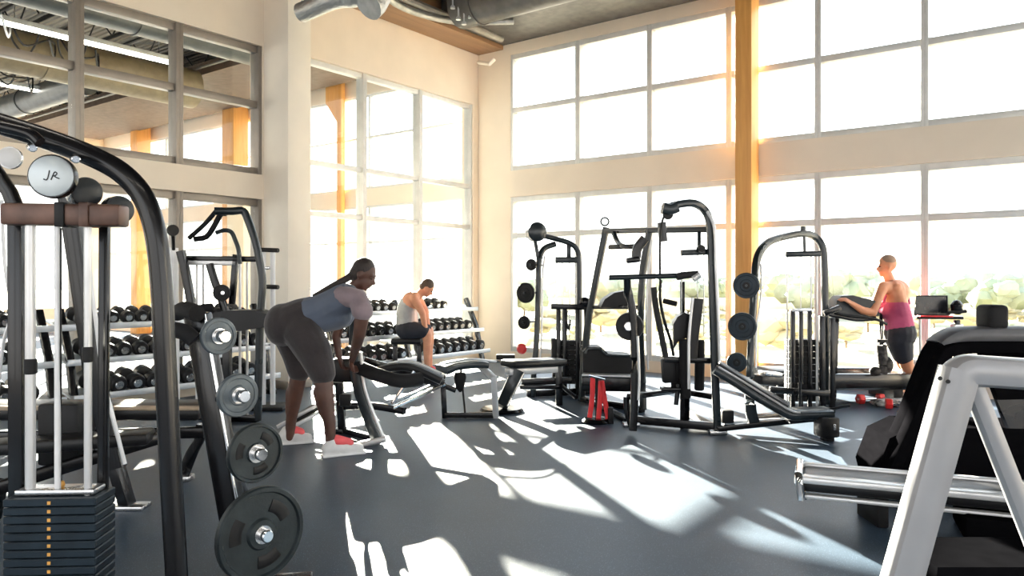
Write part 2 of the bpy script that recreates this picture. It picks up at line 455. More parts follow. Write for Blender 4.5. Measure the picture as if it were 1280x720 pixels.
# ================= foreground equipment =================
def aim(root, n, roll=0.0):
    root.rotation_mode = 'XYZ'
    root.rotation_euler = (V(n).to_track_quat('Z', 'Y') @ Quaternion((0, 0, 1), roll)).to_euler()
def wn_(x, y): v = W(x, y); return v.normalized()
def plate(loc, n, r, th, label, group=None, style='ring', mat='iron', hub=.025, roll=0.0):
    """weight plate lying around local Z, its front face towards +Z"""
    t = thing('weight_plate', label, 'weight plate', loc, 0, group)
    m = MB()
    if style == 'grip':
        m.lathe([(hub, -th/2), (r*.88, -th/2), (r*.97, -th/2), (r, -th*.3), (r, th*.3), (r*.97, th/2), (r*.89, th/2), (r*.86, th*.18), (r*.34, th*.18), (r*.30, th/2), (hub, th/2)], seg=40)
    else:
        m.lathe([(hub, -th/2), (r*.95, -th/2), (r, -th*.3), (r, th*.3), (r*.95, th/2), (r*.80, th/2), (r*.76, th*.36), (r*.48, th*.36), (r*.44, th/2), (hub, th/2)], seg=32)
    obj('disc', m, M[mat], t, local=True)
    if style == 'grip':
        for k in range(3):
            a = 2*PI*k/3+.3; m = MB(); rr = r*.60
            pts = [V((rr*math.cos(a+d), rr*math.sin(a+d), th*.19)) for d in (-.42, -.2, 0, .2, .42)]
            m.tube(smooth_pts(pts, 3), r*.135, 10, r2=th*.14)
            obj('grip_slot', m, M['blackm'], t, local=True)
        m = MB().lathe([(hub, 0), (hub+.016, 0), (hub+.013, th*.62), (hub, th*.62)], seg=20); obj('hub_ring', m, M['steel'], t, local=True)
    else:
        m = MB().lathe([(hub, 0), (hub+.01, 0), (hub+.008, th*.6), (hub, th*.6)], seg=16); obj('hub_ring', m, M['steel' if mat in ('iron', 'irong') else 'blackm'], t, local=True)
    aim(t, n, roll)
    return t
def stack(t, c, rz, w, d, z0, z1, n, mat='slate', lab=True):
    ph = (z1-z0)/n; R = Matrix.Rotation(rz, 3, 'Z')
    for k in range(n):
        z = z0+ph*(k+.5)
        p = obj('stack_plate', MB().box((c[0], c[1], z), (w, d, ph*.9), rz, .004, 1), M[mat], t)
        if lab:
            q = V((c[0], c[1], z))+R@V((.0, -d/2-.001, 0))
            obj('number_mark', MB().box(q, (.012, .003, ph*.38), rz), M['yellow'], p)
M['tan'] = pbr('tan_lit_vinyl', (.35, .27, .19), .5)  # colour of the bench top as the light tints it
M['yellow'] = pbr('amber_marking', (.75, .38, .08), .5)
M['foam'] = pbr('black_foam', (.008, .008, .009), .75, spec=.25, bump=.2, bscale=120)
M['discw'] = pbr('satin_disc', (.50, .55, .57), .35, .2, coat=.2, var=.05)
M['dkgrey'] = pbr('graphite_plastic', (.028, .032, .036), .45, spec=.35)
M['lt'] = pbr('light_grey_frame', (.27, .27, .28), .36, .1, coat=.15, var=.03)
M['ltcap'] = pbr('grey_shroud', (.075, .076, .084), .5, .1)
def dullmat():
    m, nt, out = newmat('dull_black_shell'); N, L = nt.nodes, nt.links
    d = N.new('ShaderNodeBsdfDiffuse'); no = N.new('ShaderNodeTexNoise'); no.inputs['Scale'].default_value = 12
    r = N.new('ShaderNodeValToRGB'); r.color_ramp.elements[0].color = (.0025, .0025, .003, 1); r.color_ramp.elements[1].color = (.005, .005, .006, 1)
    L.new(no.outputs['Fac'], r.inputs[0]); L.new(r.outputs[0], d.inputs[0]); L.new(d.outputs[0], out.inputs[0]); return m
M['dull'] = dullmat()
M['screen'] = pbr('dark_screen', (.008, .010, .015), .25, spec=.4)

def g0_(p): return V((p.x, p.y, 0))
# --- A: cable machine at the left edge ---
A = W(-2.0, 2.95)
t = thing('cable_machine', 'large black cable machine with curved tube, guide rods and weight stack at the left edge', 'cable machine', A)
YA = 2.85
arch = [(-205, 778), (-202, 600), (-198, 420), (-192, 300), (-170, 205), (-115, 150), (-50, 142), (10, 158), (62, 175), (112, 194), (152, 216), (180, 248), (195, 295), (202, 360), (206, 440), (213, 580), (221, 722), (224, 768)]
pts = [at(x, y, YA) for x, y in arch]; pts[0].z = .02; pts[-1].z = .02
obj('curved_frame', MB().tube(smooth_pts(pts, 5), .040, 20), M['black'], t)
for x in (-205, 224): p = at(x, 768, YA); obj('foot_plate', MB().box((p.x, p.y, .012), (.30, .14, .024), TH, .006), M['black'], t)
obj('pull_bar', MB().tube(smooth_pts([at(x, y, YA-.22) for x, y in ((-90, 150), (-40, 150), (10, 160), (38, 168), (50, 178))], 5), .020, 14), M['black'], t)
for x, y in ((38, 184), (92, 198)):
    obj('bolt', MB().cyl(at(x, y, YA-.02), at(x+3, y+1, YA-.12), .015, 10, .003), M['chrome'], t)
YB = 2.98
obj('pulley_beam', MB().beam(at(8, 268, YB), at(156, 270, YB), .085, .085, .012), M['brownm'], t)
for x in (82, 112): obj('beam_bracket', MB().beam(at(x-6, 269, YB-.004), at(x+6, 269, YB-.004), .094, .094, .004), M['brownm'] if x > 90 else M['blackm'], t)
obj('upright', MB().beam(at(22, 262, YB+.06), V((*at(24, 600, YB+.06).xy, 0)), .05, .06, .008), M['black'], t)
obj('upright', MB().beam(at(131, 280, YB+.10), V((*at(128, 600, YB+.10).xy, 0)), .03, .04, .008), M['black'], t)
obj('base_rail', MB().beam(W(-2.1, 3.05, .04), W(-1.25, 3.05, .04), .07, .08, .01), M['black'], t)
obj('base_rail', MB().beam(at(-205, 700, YA)*V((1, 1, 0))+V((0, 0, .04)) if False else W(-2.53, 2.85, .035), W(-1.25, 2.85, .035), .05, .07, .01), M['black'], t)
for x, r in ((38, .019), (72, .0115), (110, .0145)):
    a = at(x, 275, YB); b = V((a.x, a.y, .40)); obj('guide_rod', MB().cyl(b, a, r, 18), M['white'] if x == 72 else M['silver'], t)
for x, y, r in ((38, 458, .024), (110, 443, .021)):
    a = at(x, y, YB); obj('collar', MB().cyl(a-V((0, 0, .03)), a+V((0, 0, .03)), r, 16, .004), M['blackm'], t)
c = at(76, 500, YB+.02)
stack(t, c, TH+.06, .345, .17, .07, .465, 12)
obj('stack_top', MB().box((c.x, c.y, .477), (.30, .10, .022), TH+.06, .006), M['steel'], t)
obj('selector_knob', MB().lathe([(.012, 0), (.016, .008), (.012, .022), (0, .026)], V((c.x, c.y, .488)), (0, 0, 1), 14), M['yellow'], t)
# round covers
def cover(px, py, Y, r, n, th, mats, rim=True):
    p = at(px, py, Y); n = V(n).normalized()
    d = obj('pulley_cover', MB().lathe([(r*.9, -th), (r, -th*.8), (r, -th*.1), (r*.97, 0)], p, n, 36), M[mats[1]], t)
    obj('cover_face', MB().lathe([(r*.93, 0), (r*.92, .003), (r*.86, .005), (r*.2, .008), (0, .008)], p, n, 36), M[mats[0]], d)
    return p, n, d
nA = wn_(.25, -1)
p, n, d = cover(64, 220, YB-.13, .082, nA, .05, ('discw', 'black'))
ux = V((0, 0, 1)).cross(n).normalized(); uz = n.cross(ux)
def mk(pts): return smooth_pts([p+n*.0095+ux*a*.001+uz*b*.001 for a, b in pts], 3)
obj('emblem', MB().tube(mk([(-3, 20), (-5, 8), (-8, -6), (-13, -16), (-23, -13)]), .0022, 6), M['dkgrey'], d)
obj('emblem', MB().tube(mk([(2, -16), (8, 0), (14, 14), (22, 10), (18, 2), (12, 0), (20, -6), (30, -10)]), .0022, 6), M['dkgrey'], d)
cover(12, 197, YB+.1, .045, nA, .02, ('white', 'steel'))
nB = wn_(.75, -.75)
cover(109, 240, YB+.05, .060, nB, .10, ('dkgrey', 'black'))
cover(150, 262, YB+.05, .056, nB, .08, ('dkgrey', 'black'))
obj('cable_arm', MB().rtube([at(-12, 205, YB), at(12, 240, YB), at(26, 275, YB)], .05, .05, b=.012), M['black'], t)
obj('cable', MB().tube([at(76, 285, YB-.03), V((c.x, c.y, .50))], .004, 6), M['blackm'], t)
obj('cable', MB().tube(smooth_pts([at(2, 250, YB+.1), at(6, 330, YB+.1), at(14, 390, YB+.1), at(4, 430, YB+.1), at(-6, 520, YB+.1)], 4), .007, 8), M['silver'], t)

# --- B: leaning plate tree ---
nP = wn_(.74, -.67)
tb = thing('plate_tree', 'black leaning plate tree holding four round weight plates, left foreground', 'plate rack', fl(300, 735))
top, bot = at(247, 392, 3.28), at(306, 735, 3.22)
bot.z = .02
obj('leaning_post', MB().beam(bot, top, .075, .10, .012), M['black'], tb)
obj('post_strip', MB().beam(bot+nP*.056, top+nP*.056, .012, .014, .003), M['chrome'], tb)  # chrome strip stands in for the highlight down the post's edge
obj('base_foot', MB().beam(bot-wn_(1, .2)*.30, bot+wn_(1, .2)*.28, .08, .04, .01), M['black'], tb)
obj('base_foot', MB().beam(bot-wn_(-.2, 1)*.06, bot+wn_(-.2, 1)*.55, .08, .04, .01), M['black'], tb)
back = bot+wn_(-.2, 1)*.5
obj('rear_brace', MB().beam(back, bot.lerp(top, .55), .05, .05, .008), M['black'], tb)
obj('foam_roller', MB().tube(smooth_pts([at(222, 391, 3.36), at(232, 387, 3.28), at(246, 392, 3.2)], 4), .036, 16), M['foam'], tb)
obj('foam_roller', MB().tube(smooth_pts([at(206, 414, 3.2), at(216, 412, 3.14), at(232, 416, 3.10), at(243, 425, 3.1)], 4), .033, 16), M['foam'], tb)
PL = [(273, 420, .077, .022, 'ring', 'smallest grey round plate at the top of the leaning plate tree'),
      (297, 494, .089, .026, 'ring', 'second plate from the top on the leaning plate tree, chrome hub'),
      (319, 566, .122, .030, 'grip', 'medium plate with three grip slots, above the largest on the leaning plate tree'),
      (326, 667, .196, .036, 'grip', 'largest black plate with three grip slots, lowest on the leaning plate tree')]
for x, y, r, th, st, lab in PL:
    a = at(x, y, 3.14 if r < .15 else 3.16)
    s = ((a-bot).dot((top-bot).normalized())); q = bot+(top-bot).normalized()*s
    obj('peg', MB().cyl(a-nP*.12, a+nP*.06, .026, 18, .004), M['chrome'], tb)
    obj('peg_arm', MB().beam(q, a-nP*.075, .04, .04, .006), M['black'], tb)
    plate(a, nP, r, th, lab, 'plates on the leaning plate tree', st, 'irong' if r < .1 else 'iron', roll=.5)

# --- machine behind: bench with slanted frame at far left ---
tc = thing('bench_press_station', 'long dark low bench station with slanted black upright, behind the left cable machine', 'bench', fl(130, 640))
obj('slanted_upright', MB().rtube([at(84, 236, 4.3), at(98, 330, 4.3), at(118, 470, 4.3), at(146, 585, 4.3)], .07, .10, b=.015), M['black'], tc)
obj('upright_trim', MB().tube([at(108, 300, 4.22), at(128, 470, 4.22), at(156, 580, 4.22)], .012, 8), M['silver'], tc)
pa, pb = at(-60, 512, 4.9), at(262, 512, 4.9)
obj('bench_pad', MB().beam(pa, pb, .34, .09, .03), M['vinyl'], tc)
obj('pad_lit_edge', MB().beam(pa+V((0, 0, .035))-W(0, .15), pb+V((0, 0, .035))-W(0, .15), .05, .025, .006), M['tan'] if 'tan' in M else M['brownm'], tc)  # tan strip paints in the light falling on the pad's top
obj('bench_rail', MB().beam(at(-60, 548, 4.7), at(256, 540, 4.9), .06, .07, .01), M['black'], tc)
obj('leg', MB().rtube(smooth_pts([at(252, 530, 4.95), at(250, 548, 4.95), at(240, 566, 4.95), V((*at(228, 578, 5.0).xy, .01))], 4), .06, .06, b=.012), M['black'], tc)
p = at(228, 590, 4.95); obj('foot_cap', MB().box((p.x, p.y, .02), (.13, .10, .04), TH, .012), M['steel'], tc)
obj('low_rail', MB().rtube([at(-40, 622, 4.0), at(60, 590, 4.15), at(150, 562, 4.35), at(206, 545, 4.5)], .06, .07, b=.012), M['black'], tc)
obj('low_pad', MB().beam(at(-20, 560, 4.2), at(190, 545, 4.4), .22, .07, .02), M['vinyl'], tc)
obj('leg', MB().beam(at(140, 565, 4.35), V((*at(160, 628, 4.35).xy, .01)), .10, .06, .01), M['black'], tc)
p = at(162, 632, 4.35); obj('foot_cap', MB().box((p.x, p.y, .012), (.20, .12, .024), TH, .006), M['steel'], tc)
obj('leg', MB().beam(at(0, 600, 4.1), V((*at(-10, 655, 4.1).xy, .01)), .08, .06, .01), M['black'], tc)
obj('side_housing', MB().box(at(84, 540, 4.5), (.24, .2, .36), TH, .02), M['blackm'], tc)
# --- C: light grey A-frame machine at the right edge ---
YC = 2.1
t = thing('leg_press_machine', 'light grey tubular A-frame exercise machine at the right edge, nearest the viewer', 'exercise machine', W(1.4, 2.2))
pk = at(1199, 462, YC)
f1 = V((*at(1070, 940, YC).xy, .02)); f2 = V((*at(1398, 940, YC).xy, .02))
obj('front_leg', MB().rtube([f1, pk+V((0, 0, 0))], .085, .10, b=.03, up=(math.cos(TH), math.sin(TH), 0)), M['lt'], t)
obj('top_bar', MB().rtube(round_pts([at(1190, 490, YC), at(1199, 462, YC), at(1290, 468, YC), at(1420, 474, YC)], .05), .09, .085, b=.03), M['lt'], t)
obj('rear_leg', MB().rtube([at(1214, 478, YC+.02), f2+W(0, .02)], .05, .055, b=.02, up=(math.cos(TH), math.sin(TH), 0)), M['lt'], t)
for x, y in ((1175, 473), (1185, 477)): obj('bolt', MB().cyl(at(x, y, YC-.03), at(x, y, YC-.058), .006, 8), M['blackm'], t)
obj('lower_housing', MB().prism([V((*p.xy, z)) for p, z in ((at(1172, 700, 2.55), .34), (at(1160, 700, 2.55), .03), (at(1500, 700, 2.55), .03), (at(1500, 700, 2.55), .34))], W(0, .30)), M['dull'], t)
YD = 4.7
t = thing('cardio_machine', 'bulky black machine with grey rounded top rim, behind the light grey A-frame', 'exercise machine', g0_(at(1280, 600, 4.9)))
rim = [(1172, 433), (1182, 425), (1200, 419), (1250, 418), (1420, 419)]
obj('lit_top_rim', MB().rtube(smooth_pts([at(x, y, YD) for x, y in rim], 4), .10, .20, up=W(0, 1), b=.04), M['ltcap'], t)  # lighter grey than the sides, so the top looks lit
rim = [(1100, 600), (1110, 575), (1130, 540), (1150, 488), (1166, 447), (1176, 431)]
obj('shaded_side_rim', MB().rtube(smooth_pts([at(x, y, YD) for x, y in rim], 4), .10, .20, up=W(0, 1), b=.04), M['dull'], t)  # blackened to paint in the shade on the rim's slanted side
rim2 = [(1112, 590), (1138, 535), (1158, 488), (1176, 448), (1192, 436), (1250, 434), (1420, 435)]
obj('rim_lip', MB().rtube(smooth_pts([at(x, y, YD-.10) for x, y in rim2], 4), .07, .10, up=W(0, 1), b=.012), M['dull'], t)
obj('body_housing', MB().prism([at(x, y, YD-.05) for x, y in ((1096, 590), (1112, 548), (1142, 534), (1260, 536), (1430, 540), (1430, 606), (1100, 606))], W(.05, .4)), M['dull'], t)
obj('back_panel', MB().prism([at(x, y, YD) for x, y in ((1226, 440), (1430, 440), (1430, 600), (1282, 590))], W(0, .05)), M['dull'], t)
obj('screen', MB().prism([at(x, y, YD-.04) for x, y in ((1246, 500), (1420, 496), (1420, 580), (1285, 590))], W(0, .03)), M['screen'], t)
obj('head_pad', MB().box(at(1240, 396, YD), (.125, .16, .15), TH, .03, 3), M['foam'], t)
obj('pad_post', MB().cyl(at(1240, 420, YD), at(1240, 404, YD), .02, 10), M['steel'], t)
for x in (1120, 1400): obj('foot', MB().box(g0_(at(x, 600, 4.95))+V((0, 0, .03)), (.3, .3, .06), TH, .01), M['blackm'], t)
# --- treadmill-like deck with silver rails running behind it ---
t = thing('step_deck', 'low black deck with silver edge rails, running behind the light grey A-frame machine', 'exercise deck', fl(1100, 650))
a, b = V((*fl(1003, 640).xy, .19)), None
a = at(1003, 601, 4.1); b = at(1420, 655, 3.55)
dr = (b-a); dr.z = 0; dr.normalize(); sd_ = V((-dr.y, dr.x, 0))
a.z = b.z = .20
obj('deck', MB().beam(a+sd_*.16, b+sd_*.16, .34, .07, .02), M['vinyl'], t)
obj('side_rail', MB().beam(a+V((0, 0, .035)), b+V((0, 0, .035)), .09, .035, .01), M['silver'], t)
obj('side_rail', MB().beam(a-V((0, 0, .055)), b-V((0, 0, .055)), .05, .022, .008), M['silver'], t)
obj('side_rail', MB().beam(a+sd_*.33+V((0, 0, .035)), b+sd_*.33+V((0, 0, .035)), .05, .03, .01), M['silver'], t)
obj('under_block', MB().beam(a+dr*.75+sd_*.12+V((0, 0, -.125)), b+sd_*.12+V((0, 0, -.125)), .42, .135, .02), M['dull'], t)  # dull black box filling the space below the deck
obj('end_cap', MB().rtube(round_pts([a-sd_*.03+V((0, 0, -.07)), a-sd_*.03-dr*.02+V((0, 0, .05)), a+sd_*.35-dr*.02+V((0, 0, .05)), a+sd_*.35+V((0, 0, -.07))], .04), .045, .045, b=.015), M['chrome'], t)
for k in (.35, 1.9): q = a+dr*k+sd_*.16; obj('foot', MB().beam(V((q.x, q.y, .0)), V((q.x, q.y, .17)), .25, .06, .01), M['blackm'], t)
# ================= machines in the middle of the room =================
def g0(p): return V((p.x, p.y, .0))
def px(lst, Y, n=4):
    pts = [at(q[0], q[1], q[2] if len(q) > 2 else Y) for q in lst]
    return smooth_pts(pts, n) if n else pts
def clampz(pts, z=.015):
    for p in pts:
        if p.z < z: p.z = z
    return pts
M['gunmetal'] = pbr('gunmetal_paint', (.012, .018, .022), .3, .1, coat=.2, spec=.35)
M['lampred'] = pbr('red_plastic', (.7, .03, .03), .35)
def T(name, mb, mat, t): return obj(name, mb, M[mat], t)

# --- M1: cable machine in the corner bay ---
Y1 = 8.7
t = thing('cable_machine', 'slim cable column machine standing nearest the room corner, with a pulley head on top', 'cable machine', g0(at(700, 490, Y1)))
T('curved_post', MB().tube(clampz(px([(666, 510, 8.5), (667, 470, 8.5), (671, 420, 8.55), (673, 350, 8.6), (674, 325, 8.6), (680, 311, 8.65), (694, 305, 8.7)], Y1)), .033, 14), 'gunmetal', t)
T('post_strip', MB().tube(px([(673, 465, 8.42), (677, 420, 8.47), (678, 350, 8.52), (681, 320, 8.55)], Y1), .012, 8), 'silver', t)
T('arch_frame', MB().tube(clampz(px([(681, 295, 8.65), (696, 299), (712, 304), (721, 312), (724, 330), (724, 400), (724, 470), (724, 493)], Y1)), .030, 14), 'gunmetal', t)
T('pulley_head', MB().lathe([(.08, -.07), (.11, -.05), (.11, .05), (.08, .07)], at(670, 290, 8.6), wn_(.3, -1), 20), 'gunmetal', t)
T('head_arm', MB().beam(at(668, 296, 8.62), at(673, 325, 8.6), .04, .04), 'gunmetal', t)
T('cross_bar', MB().beam(at(694, 325, Y1), at(722, 325, Y1), .06, .07), 'gunmetal', t)
T('hanger', MB().beam(at(711, 305, Y1), at(711, 323, Y1), .04, .05), 'gunmetal', t)
for x in (696, 703, 712, 719): T('guide_rod', MB().cyl(g0(at(x, 400, Y1)), at(x, 325, Y1), .006, 8), 'steel', t)
T('cross_bar', MB().beam(at(689, 383, 8.6), at(735, 384, 8.6), .06, .06), 'black', t)
for x in (698, 706, 722): T('stack_shield', MB().beam(at(x, 386, 8.62), g0(at(x, 480, 8.62)), .045, .05), 'black', t)
T('handle', MB().tube(px([(709, 388), (708, 400), (711, 412), (713, 400)], 8.5), .012, 8), 'blackm', t)
stack(t, at(709, 440, 8.75), TH, .34, .15, .12, .62, 9, 'blackm', False)
T('side_cover', MB().box(at(692, 438, 8.7), (.05, .2, .28), TH, .01), 'blackm', t)
T('rear_post', MB().beam(g0(at(735, 480, 8.9)), at(733, 386, 8.9), .06, .06), 'black', t)
T('knob', MB().ell(at(731, 378, 8.6), (.07, .05, .06)), 'black', t)
T('base_rail', MB().beam(W(.17, 8.5, .04), W(.95, 8.75, .04), .07, .07), 'black', t)
T('base_rail', MB().beam(W(.75, 8.2, .04), W(.80, 9.0, .04), .07, .07), 'black', t)
T('red_cover', MB().lathe([(.04, -.03), (.06, 0), (.04, .03)], at(652, 436, 8.55), wn_(-.3, -1), 18), 'lampred', t)
nM = wn_(-.55, -.85)
for (x, y, r, lab) in ((664, 331, .065, 'small plate, topmost of three on the machine nearest the room corner'), (657, 366, .115, 'largest plate, middle of three on the machine nearest the room corner'), (655, 403, .075, 'lowest of three plates on the machine nearest the room corner')):
    p = at(x, y, 8.47); T('peg', MB().cyl(p-nM*.25, p+nM*.04, .012, 10), 'gunmetal', t)
    plate(p, nM, r, .03, lab, 'plates on the machine nearest the corner', 'ring', 'blackm')
# flat bench in front of it
t = thing('flat_bench', 'flat black padded bench on a slanted leg, before the machine nearest the room corner', 'bench', fl(665, 508))
pa, pb = at(634, 455, 7.6), at(700, 452, 8.0)
T('bench_pad', MB().beam(pa, pb, .28, .075, .03), 'vinyl', t)
T('pad_frame', MB().beam(pa-V((0, 0, .075)), pb-V((0, 0, .075)), .10, .07, .01), 'silver', t)
T('front_leg', MB().rtube(px([(648, 462, 7.62), (637, 485, 7.6), (627, 508, 7.5)], 7.6), .12, .07, b=.015, up=W(0, 1)), 'gunmetal', t)
T('leg_trim', MB().tube(px([(655, 466, 7.55), (643, 490, 7.5), (634, 508, 7.45)], 7.6), .012, 8), 'chrome', t)
p = fl(627, 514); T('foot_plate', MB().lathe([(.20, 0), (.22, .012), (.20, .035), (0, .04)], g0(p), (0, 0, 1), 24), 'black', t)
T('rear_leg', MB().beam(at(698, 455, 7.95), g0(at(699, 500, 7.95)), .06, .07), 'black', t)
T('low_rail', MB().beam(at(652, 478, 7.9), at(714, 475, 8.0), .05, .07), 'black', t)
T('low_rail', MB().beam(at(650, 484, 7.8), at(700, 484, 7.9), .04, .04), 'black', t)
T('cross_foot', MB().tube(clampz(px([(702, 482, 7.9), (711, 490, 7.75), (720, 497, 7.6)], 7.8), .03), .022, 10), 'black', t)

# --- M2: multi station in the centre ---
Y2 = 6.75
t = thing('multi_station_machine', 'big dark multi station machine with high curved arm and crossbar, centre of the room', 'cable machine', g0(at(840, 500, 6.8)))
T('slanted_post', MB().rtube(clampz(px([(758, 284, 8.0), (745, 350, 8.05), (735, 405, 8.1), (729, 470, 8.15), (727, 500, 8.2)], Y2)), .064, .064, b=.015), 'gunmetal', t)
T('ring_hook', MB().tube([at(756, 277, 8.0)+W(.042*math.cos(a), 0)+V((0, 0, .042*math.sin(a))) for a in [k*PI/8 for k in range(16)]], .010, 8, closed=True), 'gunmetal', t)
T('top_bar', MB().beam(at(756, 289, 8.0), at(888, 287, 6.6), .05, .05), 'gunmetal', t)
T('centre_post', MB().rtube(clampz(px([(812, 286, 7.35), (808, 310, 7.35), (803, 345, 7.38), (801, 400, 7.4), (803, 465, 7.5), (804, 512, 7.5)], Y2)), .06, .06, b=.015), 'gunmetal', t)
T('post_strip', MB().tube(px([(815, 300, 7.27), (810, 345, 7.30), (808, 400, 7.32), (810, 462, 7.42)], Y2), .010, 8), 'silver', t)
T('high_arm', MB().rtube(clampz(px([(829, 261, 6.4), (846, 256, 6.42), (866, 254, 6.45), (880, 262), (887, 278), (889, 310), (891, 380), (893, 450), (896, 520), (897, 541)], 6.5)), .06, .065, b=.018), 'gunmetal', t)
T('arm_trim', MB().tube(px([(884, 264), (893, 285), (895, 330), (898, 400), (900, 452)], 6.44), .014, 8), 'silver', t)
T('pulley_head', MB().rtube(px([(828, 260), (838, 262), (846, 259)], 6.4), .12, .09, b=.02), 'gunmetal', t)
T('pulley_wheel', MB().lathe([(.04, -.015), (.045, 0), (.04, .015)], at(835, 268, 6.4), wn_(0, -1), 20), 'blackm', t)
T('cable', MB().tube(px([(832, 268), (828, 276), (825, 300), (825, 350)], 6.4, 3), .010, 6), 'blackm', t)
T('swivel_bracket', MB().rtube(px([(827, 278), (828, 290), (829, 302)], 6.6), .05, .07, b=.01), 'black', t)
T('bracket_arm', MB().rtube(px([(767, 291, 7.8), (772, 302, 7.7), (780, 308, 7.5), (802, 308, 7.4)], Y2), .04, .045, b=.01), 'gunmetal', t)
T('bracket_pad', MB().beam(at(762, 309, 7.7), at(801, 308, 7.35), .06, .05, .015), 'black', t)
T('carriage', MB().rtube(px([(806, 298), (797, 310), (795, 322)], 6.7), .06, .08, b=.01), 'black', t)
T('carriage_pad', MB().beam(at(783, 326, 6.65), at(800, 324, 6.65), .08, .05, .015), 'black', t)
T('lift_bar', MB().cyl(at(761, 347, 6.3), at(872, 344, 6.3), .022, 14, .004), 'gunmetal', t)
T('bar_grip', MB().rtube(px([(846, 346), (856, 344), (872, 343)], 6.28), .075, .06, b=.02), 'blackm', t)
T('bar_end', MB().cyl(at(866, 349, 6.25), at(875, 343, 6.25), .026, 12, .004), 'silver', t)
T('weight_arm', MB().rtube(clampz(px([(784, 346, 6.35), (785, 365, 6.4), (790, 385, 6.4), (793, 430, 6.4), (793, 500, 6.4), (791, 538, 6.4)], Y2)), .06, .065, b=.015), 'black', t)
T('arm_trim', MB().tube(px([(797, 420), (799, 470), (798, 500)], 6.36), .012, 8), 'silver', t)
T('cam_wheel', MB().lathe([(.055, -.03), (.115, -.03), (.12, 0), (.115, .03), (.055, .03)], at(787, 408, 6.45), wn_(-.3, -1), 28), 'blackm', t)
T('cam_hub', MB().cyl(at(787, 408, 6.5), at(786, 408, 6.38), .04, 16, .006), 'steel', t)
T('seat_pad', MB().prism([at(x, y, 7.7) for x, y in ((751, 384), (756, 374), (768, 366), (784, 363), (786, 384))], W(0, .30)), 'vinyl', t)
T('seat_rail', MB().beam(at(743, 384, 8.05), at(803, 384, 7.45), .05, .04), 'black', t)
T('lower_pulley_plate', MB().beam(at(851, 316, 6.55), at(884, 315, 6.55), .06, .05, .01), 'gunmetal', t)
T('pulley_wheel', MB().lathe([(.03, -.04), (.036, 0), (.03, .04)], at(876, 311, 6.5), wn_(0, -1), 16), 'blackm', t)
T('hanger', MB().beam(at(874, 290, 6.6), at(874, 312, 6.55), .03, .04), 'gunmetal', t)
T('inner_post', MB().beam(g0(at(853, 500, 6.7)), at(853, 352, 6.7), .03, .04), 'black', t)
for x in (852, 872, 880): T('guide_rod', MB().cyl(at(x, 420, 6.62), at(x, 318, 6.55), .005, 8), 'steel', t)
T('press_lever', MB().rtube(px([(817, 359), (820, 385), (826, 415), (832, 446)], 6.5), .04, .05, b=.012), 'blackm', t)
T('press_lever', MB().tube(px([(826, 350), (825, 372), (830, 400), (838, 425), (842, 445)], 6.6), .014, 8), 'blackm', t)
T('lever_grip', MB().cyl(at(829, 376, 6.45), at(846, 380, 6.4), .022, 12, .004), 'foam', t)
T('back_pad', MB().prism([at(x, y, 6.55) for x, y in ((842, 436), (842, 405), (847, 396), (856, 391), (862, 393), (862, 422), (850, 424))], W(.05, .30)), 'vinyl', t)
T('back_rest', MB().rtube(px([(872, 373), (870, 392), (866, 420), (864, 448)], 6.5), .06, .10, b=.02), 'vinyl', t)
T('back_glint', MB().tube(px([(866, 372), (863, 400), (861, 430), (861, 486)], 6.42), .013, 8), 'silver', t)  # silver strip stands in for the highlights on the back rest
T('roller_pad', MB().cyl(at(855, 424, 6.5), at(857, 498, 6.5), .045, 16, .01), 'foam', t)
T('roller_pad', MB().cyl(at(875, 425, 6.6), at(874, 488, 6.6), .042, 16, .01), 'foam', t)
T('leg_shroud', MB().beam(at(835, 448, 6.6), at(837, 478, 6.6), .09, .12, .015), 'blackm', t)
T('leg_shroud', MB().beam(at(847, 446, 6.6), at(846, 484, 6.6), .05, .10, .015), 'blackm', t)
T('cross_link', MB().beam(at(830, 449, 6.55), at(893, 451, 6.55), .04, .05), 'black', t)
T('seat_column', MB().beam(g0(at(857, 523, 6.9)), at(857, 470, 6.7), .07, .09), 'black', t)
T('pedal', MB().box(at(838, 486, 6.5), (.16, .12, .03), TH, .008), 'black', t)
T('pedal_bar', MB().cyl(at(848, 480, 6.5), at(845, 506, 6.5), .02, 10), 'black', t)
a, b = fl(789, 531), fl(898, 541); c_, d_ = fl(892, 505), fl(792, 498)
T('floor_rail', MB().beam(a+V((0, 0, .05)), b+V((0, 0, .05)), .06, .07), 'black', t)
T('floor_rail', MB().beam(at(786, 496, 6.5), at(840, 489, 7.1), .05, .05), 'black', t)
T('floor_rail', MB().beam(at(840, 487, 7.1), at(898, 497, 6.6), .05, .05), 'black', t)
T('floor_rail', MB().beam(fl(858, 520)+V((0, 0, .05)), fl(897, 541)+V((0, 0, .05)), .06, .07), 'black', t)
T('front_upright', MB().tube(clampz(px([(783, 496), (784, 515), (789, 532)], 6.5), .02), .028, 10), 'black', t)
for x, y in ((789, 533), (897, 543)): p = fl(x, y); T('foot_cap', MB().box((p.x, p.y, .02), (.15, .10, .04), TH, .012), 'steel', t)
T('stack_housing', MB().prism([at(x, y, 7.95) for x, y in ((729, 476), (729, 440), (734, 434), (752, 434), (760, 442), (790, 444), (790, 480))], W(0, .35)), 'blackm', t)
T('housing_rim', MB().tube(px([(732, 442), (735, 436), (751, 436), (758, 444), (786, 445)], 7.92, 2), .014, 8), 'gunmetal', t)
T('base_skirt', MB().beam(at(728, 478, 8.0), at(790, 479, 7.9), .18, .16, .02), 'black', t)
T('base_trim', MB().beam(at(728, 468, 7.88), at(790, 470, 7.78), .14, .02, .006), 'silver', t)
T('front_foot', MB().beam(fl(729, 500)+V((0, 0, .03)), fl(790, 532)+V((0, 0, .03)), .05, .05), 'black', t)
